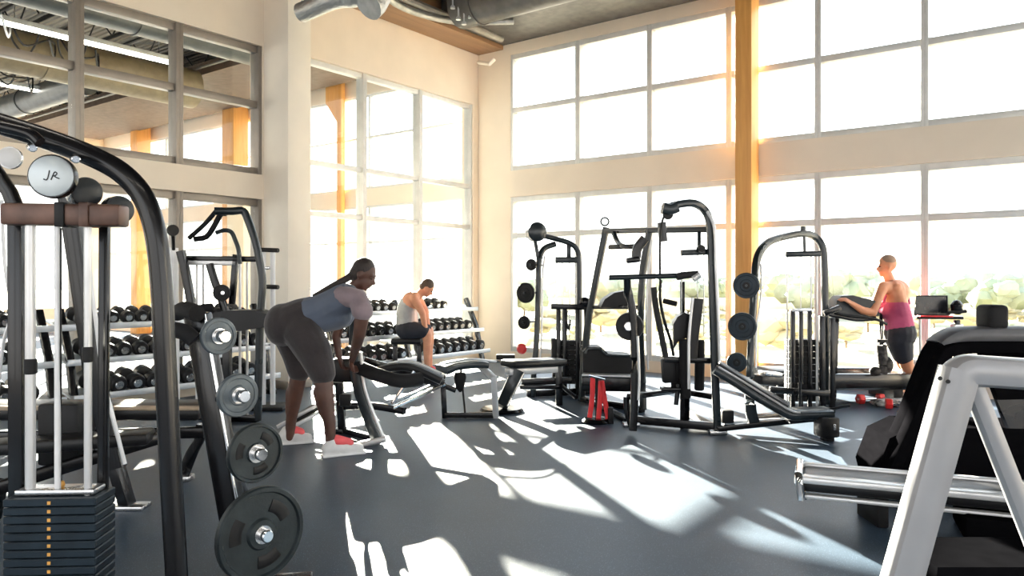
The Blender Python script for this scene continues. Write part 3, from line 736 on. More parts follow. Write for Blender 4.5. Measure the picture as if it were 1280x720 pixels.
T('rear_foot', MB().beam(g0(at(727, 500, 8.2))+V((0, 0, .03)), g0(at(804, 512, 7.5))+V((0, 0, .03)), .06, .06), 'black', t)

# --- red straps ---
t = thing('strap_stand', 'two bright red straps on a small black foot plate, left of the central machine', 'straps', fl(746, 528))
YR = 6.95
for l in ([(741, 471), (740, 500), (737, 522)], [(751, 476), (750, 500), (748, 524)], [(752, 476), (756, 500), (760, 524)]):
    T('red_strap', MB().rtube(px(l, YR), .045, .018, up=W(0, 1), b=.006), 'red', t)
p = fl(745, 528); T('foot_plate', MB().lathe([(.12, 0), (.135, .012), (.11, .04), (0, .045)], g0(p), (0, 0, 1), 24), 'black', t)
T('side_block', MB().box(at(763, 520, YR), (.05, .08, .16), TH, .01), 'blackm', t)
T('strap_hook', MB().cyl(at(736, 470, YR), at(756, 475, YR), .012, 8), 'chrome', t)
T('back_stem', MB().cyl(at(746, 472, YR+.05), g0(at(746, 520, YR+.05)), .015, 8), 'blackm', t)

# --- M3: cable machine right of the orange column ---
Y3 = 7.6
t = thing('cable_machine', 'arched black cable machine with two round plates, in front of the orange timber column', 'cable machine', g0(at(990, 505, Y3)))
T('arch_frame', MB().rtube(clampz(px([(940, 527, 7.0), (938, 500, 7.0), (938, 460, 7.0), (940, 410, 7.05), (943, 360, 7.1), (945, 330, 7.15), (951, 313, 7.2), (962, 302, 7.3), (980, 296, 7.4), (1004, 292, 7.5), (1018, 296), (1027, 306), (1030, 325), (1031, 370), (1032, 420), (1034, 505)], Y3)), .065, .065, b=.018), 'gunmetal', t)
T('arch_trim', MB().tube(px([(951, 330, 7.08), (951, 370, 7.0), (946, 410, 6.97), (945, 460, 6.93)], Y3), .009, 8), 'silver', t)
T('top_knob', MB().cyl(at(1004, 283, 7.5), at(1004, 292, 7.5), .025, 12, .004), 'gunmetal', t)
T('hanger', MB().cyl(at(1005, 292, 7.5), at(1006, 316, 7.5), .014, 10), 'gunmetal', t)
T('cross_bar', MB().beam(at(982, 318, 7.5), at(1026, 317, 7.5), .06, .055, .015), 'gunmetal', t)
for x, r in ((984, .008), (1001, .005), (1014, .008), (1021, .010)): T('guide_rod', MB().cyl(g0(at(x, 440, 7.5)), at(x, 318, 7.5), r, 8), 'silver', t)
for x in (991, 1001, 1012): T('stack_shield', MB().beam(at(x, 388, 7.45), g0(at(x, 470, 7.45)), .035, .04), 'black', t)
T('shield_cap', MB().beam(at(989, 388, 7.45), at(1014, 387, 7.45), .04, .03), 'steel', t)
stack(t, at(1000, 440, 7.6), TH, .27, .14, .10, .72, 10, 'blackm', False)
T('post', MB().beam(g0(at(1028, 500, 7.5)), at(1027, 395, 7.5), .05, .05), 'black', t)
T('post', MB().beam(g0(at(1040, 500, 7.5)), at(1040, 397, 7.5), .05, .05), 'black', t)
T('base_rail', MB().beam(at(962, 487, 7.3), at(1036, 492, 7.3), .06, .06), 'black', t)
T('base_rail', MB().beam(fl(941, 527)+V((0, 0, .03)), g0(at(1034, 510, 7.5))+V((0, 0, .03)), .07, .06), 'black', t)
T('stand_post', MB().cyl(g0(at(1000, 500, 7.2)), at(1000, 478, 7.2), .015, 8), 'black', t)
p = fl(1000, 522); T('stand_base', MB().lathe([(.09, 0), (.09, .01), (.03, .03), (0, .04)], g0(at(1000, 500, 7.2)), (0, 0, 1), 20), 'steel', t)
T('seat_pad', MB().beam(at(944, 474, 7.2), at(972, 475, 7.3), .2, .09, .02), 'vinyl', t)
T('seat_trim', MB().beam(at(952, 466, 7.2), at(974, 468, 7.25), .12, .04, .01), 'steel', t)
T('arm', MB().beam(at(1030, 392, 7.5), at(1050, 384, 7.5), .05, .05), 'black', t)
n3 = wn_(-.35, -.93)
for (x, y, r, lab) in ((933, 357, .118, 'upper of two round black plates beside the orange timber column'), (928, 408, .128, 'lower of two round black plates beside the orange timber column'), (921, 453, .09, 'small black plate near the floor below the two round plates at the orange column')):
    p = at(x, y, 6.92); T('peg', MB().cyl(p-n3*.16+wn_(1, 0)*.0, p+n3*.05, .012, 10), 'gunmetal', t)
    pl = plate(p, n3, r, .04, lab, 'plates on the arched machine', 'ring', 'slate')
    if r > .1: pass

# --- incline bench ---
t = thing('incline_bench', 'long black bench sloping down to the right from the central machine', 'bench', fl(945, 532))
pts = px([(893, 461, 6.45), (925, 480, 6.4), (962, 503, 6.32), (985, 516, 6.28), (1000, 517, 6.26), (1036, 516, 6.25)], 6.4, 3)
T('bench_pad', MB().rtube(pts, .26, .075, b=.025), 'gunmetal', t)
T('pad_cushion', MB().rtube([p+V((0, 0, .045)) for p in px([(899, 461, 6.45), (925, 477, 6.4), (962, 500, 6.32), (984, 513, 6.28)], 6.4, 3)], .22, .03, b=.012), 'vinyl', t)
T('pad_edge', MB().tube([p+V((0, 0, .03))-W(0, .12) for p in pts[:-4]], .009, 8), 'silver', t)
T('support_leg', MB().rtube(clampz(px([(938, 492, 6.4), (938, 512, 6.4), (943, 530, 6.4)], 6.4, 3)), .07, .09, b=.015), 'gunmetal', t)
T('base_rail', MB().beam(at(897, 536, 6.4), at(1020, 523, 6.35), .05, .045), 'black', t)
T('base_rail', MB().beam(at(905, 529, 6.6), at(985, 525, 6.5), .04, .04), 'silver', t)
T('side_box', MB().box(at(908, 520, 6.55), (.10, .12, .11), TH, .01), 'blackm', t)
T('under_frame', MB().beam(at(984, 524, 6.27), at(1030, 521, 6.25), .14, .05, .01), 'black', t)
T('foot_roller', MB().box(at(1033, 533, 6.15), (.16, .14, .165), TH+.15, .02), 'blackm', t)
T('roller_clip', MB().box(at(1043, 534, 6.05), (.02, .02, .05), TH, .005), 'steel', t)
T('end_handle', MB().tube(px([(1036, 512), (1050, 509), (1062, 507)], 6.3, 3), .012, 8), 'black', t)
T('front_leg', MB().beam(at(1034, 536, 6.2), g0(at(1034, 548, 6.2)), .10, .08), 'blackm', t)

# --- left benches by the bending man ---
t = thing('adjustable_bench', 'black padded adjustable bench on a curved front leg, under the bending man\'s hands', 'bench', fl(470, 550))
YE = 6.1
T('curved_leg', MB().rtube(clampz(px([(446, 380), (444, 405), (443, 440), (447, 480), (458, 515), (472, 552)], YE)), .075, .085, b=.02), 'gunmetal', t)
T('leg_trim', MB().tube(clampz(px([(451, 440), (455, 480), (465, 512), (480, 548)], YE-.06), .03), .014, 8), 'silver', t)
T('roller_pad', MB().tube(px([(446, 458, 6.1), (470, 468, 6.0), (500, 476, 6.0), (526, 474, 6.1)], YE), .055, 16), 'foam', t)
T('bench_pad', MB().rtube(px([(474, 462, 6.5), (498, 457, 6.5), (520, 459, 6.5), (553, 474, 6.5)], 6.5), .28, .07, b=.03), 'vinyl', t)
T('pad_piping', MB().tube(px([(498, 452, 6.35), (520, 454, 6.35), (552, 467, 6.35)], 6.5), .010, 8), 'silver', t)
T('knee_box', MB().box(at(432, 462, 6.25), (.20, .18, .20), TH, .03), 'vinyl', t)
T('side_rail', MB().beam(at(455, 452, 6.5), at(555, 480, 6.5), .05, .08), 'black', t)
T('strut', MB().cyl(at(518, 464, 6.3), at(490, 505, 6.3), .014, 10), 'chrome', t)
T('strut', MB().cyl(at(556, 480, 6.5), at(492, 509, 6.3), .016, 10), 'chrome', t)
T('strut', MB().cyl(at(548, 478, 6.6), at(486, 505, 6.4), .012, 10), 'steel', t)
T('low_frame', MB().rtube(clampz(px([(425, 508, 6.5), (462, 507, 6.5), (486, 510, 6.45), (506, 514, 6.4)], 6.5, 3), .03), .06, .06, b=.012), 'black', t)
T('silver_rail', MB().beam(at(352, 541, 6.35), at(422, 503, 6.6), .03, .03), 'silver', t)
T('silver_rail', MB().beam(at(346, 534, 6.45), at(425, 491, 6.65), .03, .03), 'silver', t)
T('lower_pad', MB().beam(at(360, 531, 6.5), at(414, 500, 6.75), .2, .05, .02), 'vinyl', t)
T('rear_post', MB().beam(at(424, 470, 6.45), g0(at(428, 520, 6.5)), .08, .06), 'black', t)
p = fl(430, 530); T('foot', MB().beam(g0(at(415, 530, 6.5))+V((0, 0, .02)), g0(at(440, 530, 6.5))+V((0, 0, .02)), .10, .04), 'black', t)
T('base_rail', MB().beam(g0(at(472, 550, 6.1))+V((0, 0, .03)), g0(at(428, 530, 6.5))+V((0, 0, .03)), .05, .05), 'black', t)
T('adjust_knob', MB().cyl(at(438, 553, 6.05), at(446, 556, 6.0), .035, 14, .006), 'chrome', t)
T('foot', MB().cyl(at(444, 557, 6.0), at(482, 549, 6.0), .025, 12), 'silver', t)
T('cable_pulley', MB().box(at(432, 500, 6.3), (.09, .06, .10), TH, .01), 'blackm', t)

t = thing('flat_bench', 'flat grey bench between the adjustable bench and the bench by the corner', 'bench', fl(585, 520))
T('bench_pad', MB().rtube(px([(552, 462, 7.2), (566, 457, 7.25), (590, 454, 7.3), (600, 456, 7.35)], 7.2), .3, .075, b=.03), 'gunmetal', t)
T('pad_piping', MB().tube(px([(556, 455, 7.0), (590, 449, 7.1), (620, 452, 7.3)], 7.2), .010, 8), 'silver', t)
T('front_leg', MB().rtube(clampz(px([(554, 464), (554, 480), (560, 484), (570, 488)], 7.2, 2)), .035, .05, b=.01), 'black', t)
T('support', MB().beam(at(554, 484, 7.2), g0(at(556, 505, 7.2)), .04, .05), 'black', t)
T('roller', MB().lathe([(.01, 0), (.04, .04), (.06, .14), (.05, .18), (0, .19)], at(575, 490, 7.2), (0, 0, 1), 14), 'foam', t)
T('roller_stem', MB().cyl(at(576, 462, 7.2), g0(at(582, 512, 7.2)), .010, 8), 'blackm', t)
T('white_arm', MB().rtube(px([(598, 456, 7.3), (610, 466, 7.2), (618, 474, 7.1)], 7.2, 3), .06, .05, b=.012), 'silver', t)
T('rear_leg', MB().beam(at(617, 470, 7.1), g0(at(620, 510, 7.2)), .05, .05), 'silver', t)
T('extension_rail', MB().beam(at(596, 452, 7.6), at(640, 451, 8.2), .06, .03), 'gunmetal', t)
T('floor_rail', MB().beam(g0(at(556, 505, 7.2))+V((0, 0, .03)), g0(at(621, 512, 7.2))+V((0, 0, .03)), .05, .05), 'black', t)
T('head_block', MB().box(at(632, 446, 8.1), (.2, .14, .05), TH, .01), 'blackm', t)

# --- treadmill / cardio station in front of the right windows ---
t = thing('treadmill', 'long low black treadmill by the right hand windows, under the person in pink', 'treadmill', g0(at(1055, 500, 8.15)))
a, b = at(972, 472, 7.95), at(1160, 490, 8.2)
a.z = .20; b.z = .17
dt = (b-a).normalized(); st = V((0, 0, 1)).cross(dt)
T('running_deck', MB().beam(a+st*.33, b+st*.33, .62, .10, .02), 'rubber', t)
T('side_rail', MB().beam(a+V((0, 0, .05)), b+V((0, 0, .05)), .09, .16, .02), 'black', t)
T('side_rail', MB().beam(a+st*.66+V((0, 0, .05)), b+st*.66+V((0, 0, .05)), .09, .14, .02), 'black', t)
T('motor_cover', MB().beam(a+st*.33+V((0, 0, .09)), a+st*.33+dt*.5+V((0, 0, .09)), .5, .12, .03), 'vinyl', t)
for k in (.1, 1.45):
    q = a+dt*k+st*.33; T('foot', MB().beam(V((q.x, q.y, 0)), V((q.x, q.y, .17)), .6, .1, .01), 'blackm', t)
pc = at(1070, 384, 8.3)
T('console', MB().prism([at(x, y, 8.15) for x, y in ((1043, 392), (1046, 376), (1052, 370), (1066, 369), (1094, 376), (1100, 395), (1060, 396))], W(0, .22)), 'dkgrey', t)
T('console_lip', MB().rtube(px([(1030, 392), (1044, 394), (1070, 399), (1094, 398)], 8.1, 3), .05, .05, b=.012), 'black', t)
T('handlebar', MB().tube(px([(1038, 384, 8.1), (1050, 393, 8.05), (1085, 397, 8.05), (1100, 401, 8.05), (1108, 405, 8.1)], 8.1), .014, 10), 'blackm', t)
for x in (1040,): T('console_post', MB().beam(g0(at(x, 470, 8.25)), at(x+4, 390, 8.25), .06, .08, .015), 'black', t)
T('console_post', MB().cyl(g0(at(1104, 470, 8.75)), at(1101, 392, 8.4), .018, 10), 'blackm', t)
# desk with laptop along the window
t = thing('counter_stand', 'thin black shelf stand at the right window carrying a dark laptop', 'stand', g0(at(1196, 480, 7.9)))
T('shelf', MB().beam(at(1146, 396.5, 8.0), at(1204, 397, 7.8), .26, .028, .008), 'black', t)
T('post', MB().beam(g0(at(1196, 500, 7.85)), at(1196, 400, 7.85), .05, .05), 'black', t)
T('post_collar', MB().box(at(1196, 408, 7.82), (.09, .09, .05), TH, .01), 'steel', t)
T('adjust_knob', MB().lathe([(.035, 0), (.055, .03), (.06, .10), (.03, .14), (0, .15)], at(1196, 393, 7.8), (0, 0, 1), 16), 'black', t)
T('side_knob', MB().cyl(at(1184, 391, 7.75), at(1208, 389, 7.75), .018, 10, .004), 'blackm', t)
T('base', MB().lathe([(.26, 0), (.26, .015), (.10, .035), (.03, .06), (0, .06)], g0(at(1196, 500, 7.85)), (0, 0, 1), 28), 'blackm', t)
T('outer_post', MB().cyl(g0(at(1151, 480, 8.15)), at(1150, 398, 8.1), .012, 10), 'silver', t)
t = thing('laptop', 'open dark laptop on the thin black shelf at the right window', 'laptop', at(1165, 395, 7.95))
T('screen_lid', MB().prism([at(x, y, 7.92) for x, y in ((1143, 393.5), (1146, 370), (1184, 370), (1185, 393.5))], W(0, .015)), 'screen', t)
T('screen_bezel', MB().tube([at(x, y, 7.915) for x, y in ((1143, 393.5), (1146, 370), (1184, 370), (1185, 393.5))], .008, 6, closed=True), 'dkgrey', t)
T('keyboard', MB().beam(at(1147, 395, 7.84), at(1188, 395.4, 7.78), .16, .012, .004), 'red', t)
# bag hanging on the treadmill handlebar
t = thing('bag', 'dark drawstring bag hanging from the treadmill handlebar beside the person in pink', 'bag', at(1103, 452, 8.0))
T('strap', MB().tube(px([(1104, 404), (1102, 418), (1101, 430)], 8.02, 3), .008, 8), 'blackm', t)
M['bagm'] = pbr('bag_cloth', (.035, .03, .028), .7, var=.5, scale=25, bump=.6, bscale=25)
T('bag_body', MB().rtube(px([(1101, 424), (1101, 435), (1102, 448), (1103, 458), (1101, 467)], 8.02, 3), .14, .10, b=.04), 'bagm', t)
T('bag_body_fold', MB().ell(at(1108, 456, 8.0), (.07, .05, .09)), 'bagm', t)
T('bag_hem', MB().ell(at(1094, 464, 8.0), (.06, .04, .05)), 'bagm', t)
# ================= people =================
def skinmat(name, c, c2): return pbr(name, c, .5, col2=c2, scale=14, sub=.08)
M['skin_d'] = skinmat('deep_brown_skin', (.080, .032, .020), (.062, .025, .016))
M['skin_t'] = skinmat('tanned_skin', (.62, .30, .18), (.54, .24, .14))
M['skin_f'] = skinmat('sunlit_skin', (.66, .30, .17), (.60, .25, .13))  # orange of the sunlit glow is put into the skin colour
M['shorts_b'] = pbr('charcoal_cloth', (.020, .015, .017), .85, bump=.3, bscale=30, sheen=.3)
M['tee'] = pbr('slate_blue_tee', (.075, .095, .135), .8, bump=.3, bscale=18, col2=(.085, .105, .15), scale=3, sheen=.2)
M['tee_pale'] = pbr('mauve_sleeve', (.22, .17, .19), .8, bump=.3, bscale=18, sheen=.2)
M['tankg'] = pbr('grey_tank', (.40, .41, .42), .8, bump=.3, bscale=18)
M['pink'] = pbr('pink_tank', (.52, .10, .22), .8, bump=.4, bscale=18, col2=(.44, .07, .17), scale=6)
M['navy'] = pbr('navy_cloth', (.012, .014, .024), .8, bump=.3, bscale=18)
M['hair_d'] = pbr('dark_hair', (.018, .011, .009), .6, bump=.8, bscale=90)
M['hair_g'] = pbr('cropped_hair', (.30, .19, .13), .7, bump=.6, bscale=120)
M['hair_b'] = pbr('brown_hair', (.06, .035, .02), .6, bump=.8, bscale=90)
M['shoe_w'] = pbr('white_shoe', (.75, .75, .74), .5, var=.05)
M['lace'] = pbr('coral_lace', (.85, .12, .13), .6)
M['eye'] = pbr('eye', (.05, .03, .02), .2)
def fuse(name, mb, mat, parent, voxel=.010, it=6, bump=None):
    """grow one continuous skin over the overlapping volumes"""
    o = obj(name, mb, M[mat], parent)
    r = o.modifiers.new('r', 'REMESH'); r.mode = 'VOXEL'; r.voxel_size = voxel; r.use_smooth_shade = True
    s = o.modifiers.new('s', 'SMOOTH'); s.factor = .5; s.iterations = it
    dg = bpy.context.evaluated_depsgraph_get()
    me = bpy.data.meshes.new_from_object(o.evaluated_get(dg)); o.modifiers.clear()
    me.name = name; me.materials.clear(); me.materials.append(M[mat]); o.data = me
    me.polygons.foreach_set('use_smooth', [True]*len(me.polygons))
    return o
def chain(mb, pts):
    """pts: (Vector, radius) tapering limb"""
    for (a, ra), (b, rb) in zip(pts, pts[1:]): mb.cap(a, b, ra, rb)
def head(mb, c, f, up, s=1.0):
    f = V(f).normalized(); up = V(up); up = (up-f*up.dot(f)).normalized(); r = f.cross(up)
    R = Matrix((r, f, up)).transposed()
    def L_(x, y, z): return c+(r*x+f*y+up*z)*s
    mb.ell(L_(0, -.012, .022), (.074*s, .092*s, .092*s), R)
    mb.ell(L_(0, .022, -.045), (.058*s, .066*s, .068*s), R)
    mb.cap(L_(0, .05, -.082), L_(0, .066, -.09), .024*s, .018*s)
    mb.cap(L_(0, .082, .005), L_(0, .104, -.026), .008*s, .014*s)
    mb.cap(L_(-.04, .072, .024), L_(.04, .072, .024), .013*s, .013*s)
    mb.cap(L_(-.018, .084, -.054), L_(.018, .084, -.054), .009*s, .009*s)
    for k in (-1, 1): mb.ell(L_(.074*k, -.005, -.012), (.010*s, .020*s, .033*s), R)
    return R, L_
def eyes(t, L_, s=1.0):
    for k in (-1, 1): obj('eye', MB().ell(L_(.031*k, .076, .004), (.011*s,)*3), M['eye'], t)
def hand(mb, w, d, pn, side=1, s=1.0, curl=.5):
    """palm and five fingers from wrist w along d, palm facing pn, thumb on the side"""
    d = V(d).normalized(); pn = V(pn); pn = (pn-d*pn.dot(d)).normalized(); sd = d.cross(pn)*side
    for k in (-1, 0, 1): mb.cap(w+sd*.014*k*s, w+d*.085*s+sd*.026*k*s, .017*s, .015*s)
    for k, L in zip((-1.5, -.5, .5, 1.5), (.062, .078, .083, .074)):
        a = w+d*.085*s+sd*.019*k*s; b = a+(d*math.cos(curl)+pn*math.sin(curl))*L*.5*s
        c = b+(d*math.cos(curl*2.1)+pn*math.sin(curl*2.1))*L*.5*s
        mb.cap(a, b, .0095*s, .0088*s); mb.cap(b, c, .0088*s, .0078*s)
    a = w+d*.025*s+sd*.028*s; b = a+(d*.7+sd*.7+pn*.2).normalized()*.038*s; c = b+(d*.9+sd*.2+pn*.45).normalized()*.032*s
    mb.cap(a, b, .013*s, .0105*s); mb.cap(b, c, .0105*s, .009*s)
def shoe(t, heel, toe, name='shoe', h=.10, mat='shoe_w', lab=None, laces=True, w=.045):
    d = (toe-heel); L = d.length; d = d.normalized(); s = V((0, 0, 1)).cross(d)
    m = MB()
    m.cap(heel+d*.045+V((0, 0, .055)), heel+d*L*.55+V((0, 0, .055)), .042, .048)
    m.cap(heel+d*L*.5+V((0, 0, .05)), toe-d*.05+V((0, 0, .042)), .048, .036)
    m.cap(heel+d*.05+V((0, 0, .06)), heel+d*.075+V((0, 0, .105)), .045, .043)
    m.box(heel+d*L*.5+V((0, 0, .015)), (L*.93, w*1.9, .03), math.atan2(d.y, d.x), .014)
    o = fuse(name, m, mat, t, .007, 3)
    if lab: o['label'] = lab
    obj('sole', MB().box(heel+d*L*.5+V((0, 0, .010)), (L*.97, w*2.05, .02), math.atan2(d.y, d.x), .009), M['white'], o)
    if laces:
        for k in range(4):
            q = heel+d*(L*(.40+.095*k))+V((0, 0, .112-.014*k))
            obj('lace', MB().tube([q-s*.034-V((0, 0, .012)), q+V((0, 0, .004)), q+s*.034-V((0, 0, .012))], .007, 6), M['lace'], o)
        obj('tongue', MB().cap(heel+d*L*.34+V((0, 0, .118)), heel+d*L*.62+V((0, 0, .088)), .040, .036), M['lace'], o)
Z3 = V((0, 0, 1))
# ---- person bending over the bench, seen from the side ----
t = thing('person', 'person in charcoal shorts and slate blue tee bending over the adjustable bench, coral laced shoes', 'person', fl(395, 562))
YN, YM, YF = 5.62, 5.84, 6.02
yv = W(0, 1)                                    # away from the camera
def q(x, y, Y): return at(x, y, Y)
b = MB()
sN, sF = q(447, 373, 5.66), q(440, 371, 6.04)
chest = q(434, 373, YM); hip = q(368, 402, YM)
# legs
chain(b, [(q(378, 408, 5.72), .105), (q(403, 468, 5.66), .075), (q(406, 492, 5.64), .068), (q(412, 530, 5.63), .045), (q(413, 556, 5.63), .038)])
b.cap(q(400, 490, 5.66), q(406, 518, 5.65), .056, .040)
chain(b, [(q(362, 408, 5.98), .105), (q(374, 466, 6.0), .066), (q(369, 492, 6.02), .062), (q(364, 525, 6.04), .043), (q(362, 546, 6.04), .037)])
b.cap(q(364, 490, 6.02), q(362, 515, 6.03), .046, .034)
# trunk
for k in (-1, 1):
    b.cap(hip+yv*.075*k, q(400, 388, YM)+yv*.06*k, .125, .100); b.cap(q(400, 388, YM)+yv*.06*k, chest+yv*.085*k, .100, .105)
b.cap(sN, sF, .052, .052)
b.cap(q(438, 366, YM), q(450, 352, 5.80), .058, .052)
# near arm, far arm
chain(b, [(sN, .062), (q(453, 392, 5.60), .056), (q(449, 418, 5.62), .047), (q(446, 430, 5.70), .042), (q(440, 450, 5.92), .026)])
hand(b, q(440, 450, 5.92), q(438, 462, 6.0)-q(440, 450, 5.92), W(.9, .3), 1, 1.0, .7)
chain(b, [(sF, .056), (q(428, 398, 6.1), .044), (q(420, 420, 6.12), .036), (q(424, 446, 6.12), .027)])
hand(b, q(424, 446, 6.12), q(428, 458, 6.15)-q(424, 446, 6.12), W(1, .1), -1, 1.0, .7)
hc = q(455, 343, 5.80)
R, L_ = head(b, hc, W(.80, -.10, -.42), W(.35, 0, .9), 1.0)
body = fuse('body', b, 'skin_d', t, .009, 5)
eyes(body, L_)
h = MB(); h.ell(L_(0, -.022, .036), (.079, .090, .088), R); h.ell(L_(0, -.05, -.015), (.068, .062, .075), R)
fuse('hair', h, 'hair_d', t, .009, 3)
h = MB(); h.tube(smooth_pts([q(441, 343, 5.80), q(432, 349, 5.76), q(420, 355, 5.74), q(405, 363, 5.74), q(392, 370, 5.76)], 5), .030, 12, taper=lambda s: 1-.45*s); obj('braid', h, M['hair_d'], t)
# tee: over the trunk to the sleeves
c = MB()
for k in (-1, 1):
    c.cap(q(386, 394, YM)+yv*.07*k, q(404, 388, YM)+yv*.065*k, .138, .128); c.cap(q(404, 388, YM)+yv*.065*k, chest+yv*.085*k, .128, .122)
    c.cap(q(400, 398, YM)+yv*.06*k, q(424, 394, YM)+yv*.05*k, .115, .11)
fuse('tee_shirt', c, 'tee', t, .010, 5)
c = MB(); c.cap(sN+yv*.02, q(453, 389, 5.6), .072, .080); c.cap(q(428, 371, 5.72), sN, .09, .070)
c.cap(sF, q(431, 390, 6.1), .072, .072); c.cap(q(428, 371, 5.95), sF, .09, .070); c.cap(q(428, 369, 5.74), q(428, 369, 5.94), .085, .085)
o = fuse('sleeve_yoke', c, 'tee_pale', t, .010, 4); o['label'] = 'paler mauve shoulders and sleeves'
c = MB()
for k in (-1, 1):
    c.cap(hip+yv*.085*k, q(384, 394, YM)+yv*.07*k, .155, .142)
    c.ell(hip+yv*.09*k+W(-.06, 0, -.02), (.145, .14, .165))
chain(c, [(q(376, 412, 5.72), .148), (q(393, 440, 5.68), .132), (q(403, 466, 5.65), .100)])
chain(c, [(q(360, 410, 5.98), .140), (q(370, 440, 6.0), .115), (q(374, 464, 6.0), .090)])
fuse('shorts', c, 'shorts_b', t, .011, 5)
shoe(t, V((*fl(401, 572).xy, 0)), V((*fl(457, 566).xy, 0)), lab='white near shoe with coral laces')
shoe(t, V((*fl(346, 556).xy, 0)), V((*fl(393, 553).xy, 0)), lab='white far shoe with coral laces')
# ---- seated person leaning forward by the dumbbell rack ----
t = thing('person', 'person in grey tank top and black shorts sitting bent forward before the dumbbell rack', 'person', g0(at(515, 468, 10.15)))
Y = 10.15; b = MB()
hip = q(509, 408, Y)
for k in (-1, 1):
    b.cap(hip+yv*.08*k, q(509, 388, Y)+yv*.07*k, .125, .115); b.cap(q(509, 388, Y)+yv*.07*k, q(515, 374, Y)+yv*.09*k, .115, .115)
    ya = yv*.19*k
    chain(b, [(q(520, 373, Y)+ya, .060), (q(530, 390, Y)+ya, .046), (q(532, 401, Y)+ya*.9, .040), (q(534, 416, Y-.05)+ya*.6, .030)])
    hand(b, q(534, 416, Y-.05)+ya*.6, W(.1, 0, -1), W(0, -k), k, 1.0, .6)
    yl = yv*.13*k
    chain(b, [(q(512, 411, Y)+yl, .105), (q(534, 414, Y)+yl, .070), (q(536, 420, Y)+yl, .062), (q(535, 440, Y)+yl, .050), (q(536, 462, Y)+yl, .036)])
b.cap(q(520, 370, Y)-yv*.17, q(520, 370, Y)+yv*.17, .060, .060)
b.cap(q(522, 370, Y), q(531, 362, Y), .058, .055)
R, L_ = head(b, q(534, 360, Y), W(.75, .1, -.62), W(.5, 0, .85), 1.0)
body = fuse('body', b, 'skin_t', t, .011, 5); eyes(body, L_)
h = MB(); h.ell(L_(0, -.020, .038), (.080, .090, .086), R); h.ell(L_(0, -.05, -.0), (.068, .06, .07), R); fuse('hair', h, 'hair_b', t, .010, 3)
c = MB()
for k in (-1, 1):
    c.cap(hip+yv*.08*k+Z3*.02, q(509, 388, Y)+yv*.07*k, .140, .130); c.cap(q(509, 388, Y)+yv*.07*k, q(511, 381, Y)+yv*.07*k, .130, .126)
fuse('tank_top', c, 'tankg', t, .012, 4)
c = MB()
for k in (-1, 1):
    c.cap(hip+yv*.09*k-Z3*.03, hip+yv*.09*k, .145, .14); chain(c, [(q(512, 411, Y)+yv*.13*k, .125), (q(530, 413, Y)+yv*.13*k, .100)])
fuse('shorts', c, 'navy', t, .012, 4)
for k in (-1, 1):
    e = g0(q(535, 460, Y)+yv*.13*k); shoe(t, e-W(.07, 0), e+W(.20, 0), mat='lampred')
t = thing('flat_bench', 'black bench the person in the grey tank top sits on', 'bench', g0(q(500, 468, Y)))
T('bench_pad', MB().beam(q(490, 426, Y)+W(0, 0), q(528, 426, Y), .30, .08, .03), 'vinyl', t)
for x in (494, 524): T('leg', MB().beam(q(x, 430, Y), g0(q(x, 430, Y)), .06, .06), 'black', t)
T('base_rail', MB().beam(g0(q(490, 468, Y))+Z3*.025, g0(q(528, 468, Y))+Z3*.025, .06, .05), 'black', t)
# ---- person in pink walking on the treadmill ----
t = thing('person', 'person in pink tank top and navy shorts walking on the treadmill by the right windows', 'person', g0(at(1128, 495, 8.4)))
Y = 8.42; s = 1.0; b = MB()
pel = q(1125, 414, Y); ch = q(1116, 362, Y)
d1 = W(.25, .97)                               # across the body: away from the camera
for k in (-1, 1):
    w = d1*.075*k
    b.cap(pel+w, q(1122, 392, Y)+w*.85, .130, .112); b.cap(q(1122, 392, Y)+w*.85, ch+w*1.15, .112, .110)
b.cap(ch-d1*.15+Z3*.02, ch+d1*.15+Z3*.02, .062, .062)
b.cap(q(1114, 356, Y), q(1110, 344, Y), .056, .052)
b.ell(q(1121, 366, Y), (.13, .16, .15), TH)
R, L_ = head(b, q(1108.5, 332, Y), W(-.9, .25, -.12), Z3, 1.04)
# near (left) arm reaching to the console, far arm too
a0 = q(1103, 359, Y-.15)
chain(b, [(a0, .062), (q(1096, 376, 8.2), .052), (q(1091, 391, 8.15), .044), (q(1078, 388, 8.12), .042), (q(1064, 379, 8.10), .028)])
b.cap(q(1116, 360, Y-.08), a0, .075, .062)
hand(b, q(1066, 380, 8.10), q(1056, 374, 8.1)-q(1066, 380, 8.1), W(-.2, .5, -.8), -1, 1.0, .45)
a1 = q(1107, 359, Y+.18)
chain(b, [(a1, .060), (q(1099, 378, 8.6), .048), (q(1092, 392, 8.55), .040), (q(1072, 384, 8.45), .027)])
hand(b, q(1072, 384, 8.45), q(1062, 380, 8.45)-q(1072, 384, 8.45), W(-.2, .5, -.8), 1, 1.0, .45)
kn = q(1133, 455, Y-.05)
chain(b, [(q(1127, 420, Y-.08), .110), (kn, .072), (q(1138, 465, Y-.04), .062), (q(1143, 476, Y-.03), .045), (q(1146, 484, Y-.02), .038)])
kf = q(1128, 452, Y+.18)
chain(b, [(q(1124, 420, Y+.1), .110), (kf, .072), (q(1134, 464, Y+.2), .060), (q(1140, 474, Y+.2), .045), (q(1144, 480, Y+.2), .038)])
body = fuse('body', b, 'skin_f', t, .010, 5); eyes(body, L_, 1.04)
h = MB(); h.ell(L_(0, -.016, .036), (.077, .090, .084), R); fuse('hair', h, 'hair_g', t, .010, 3)
c = MB()
for k in (-1, 1):
    w = d1*.075*k
    c.cap(pel+w, q(1122, 394, Y)+w*.9, .142, .128); c.cap(q(1122, 394, Y)+w*.9, q(1119, 383, Y)+w*1.0, .130, .125)
c.ell(q(1116, 388, Y), (.15, .17, .13), TH)
fuse('tank_top', c, 'pink', t, .011, 4)
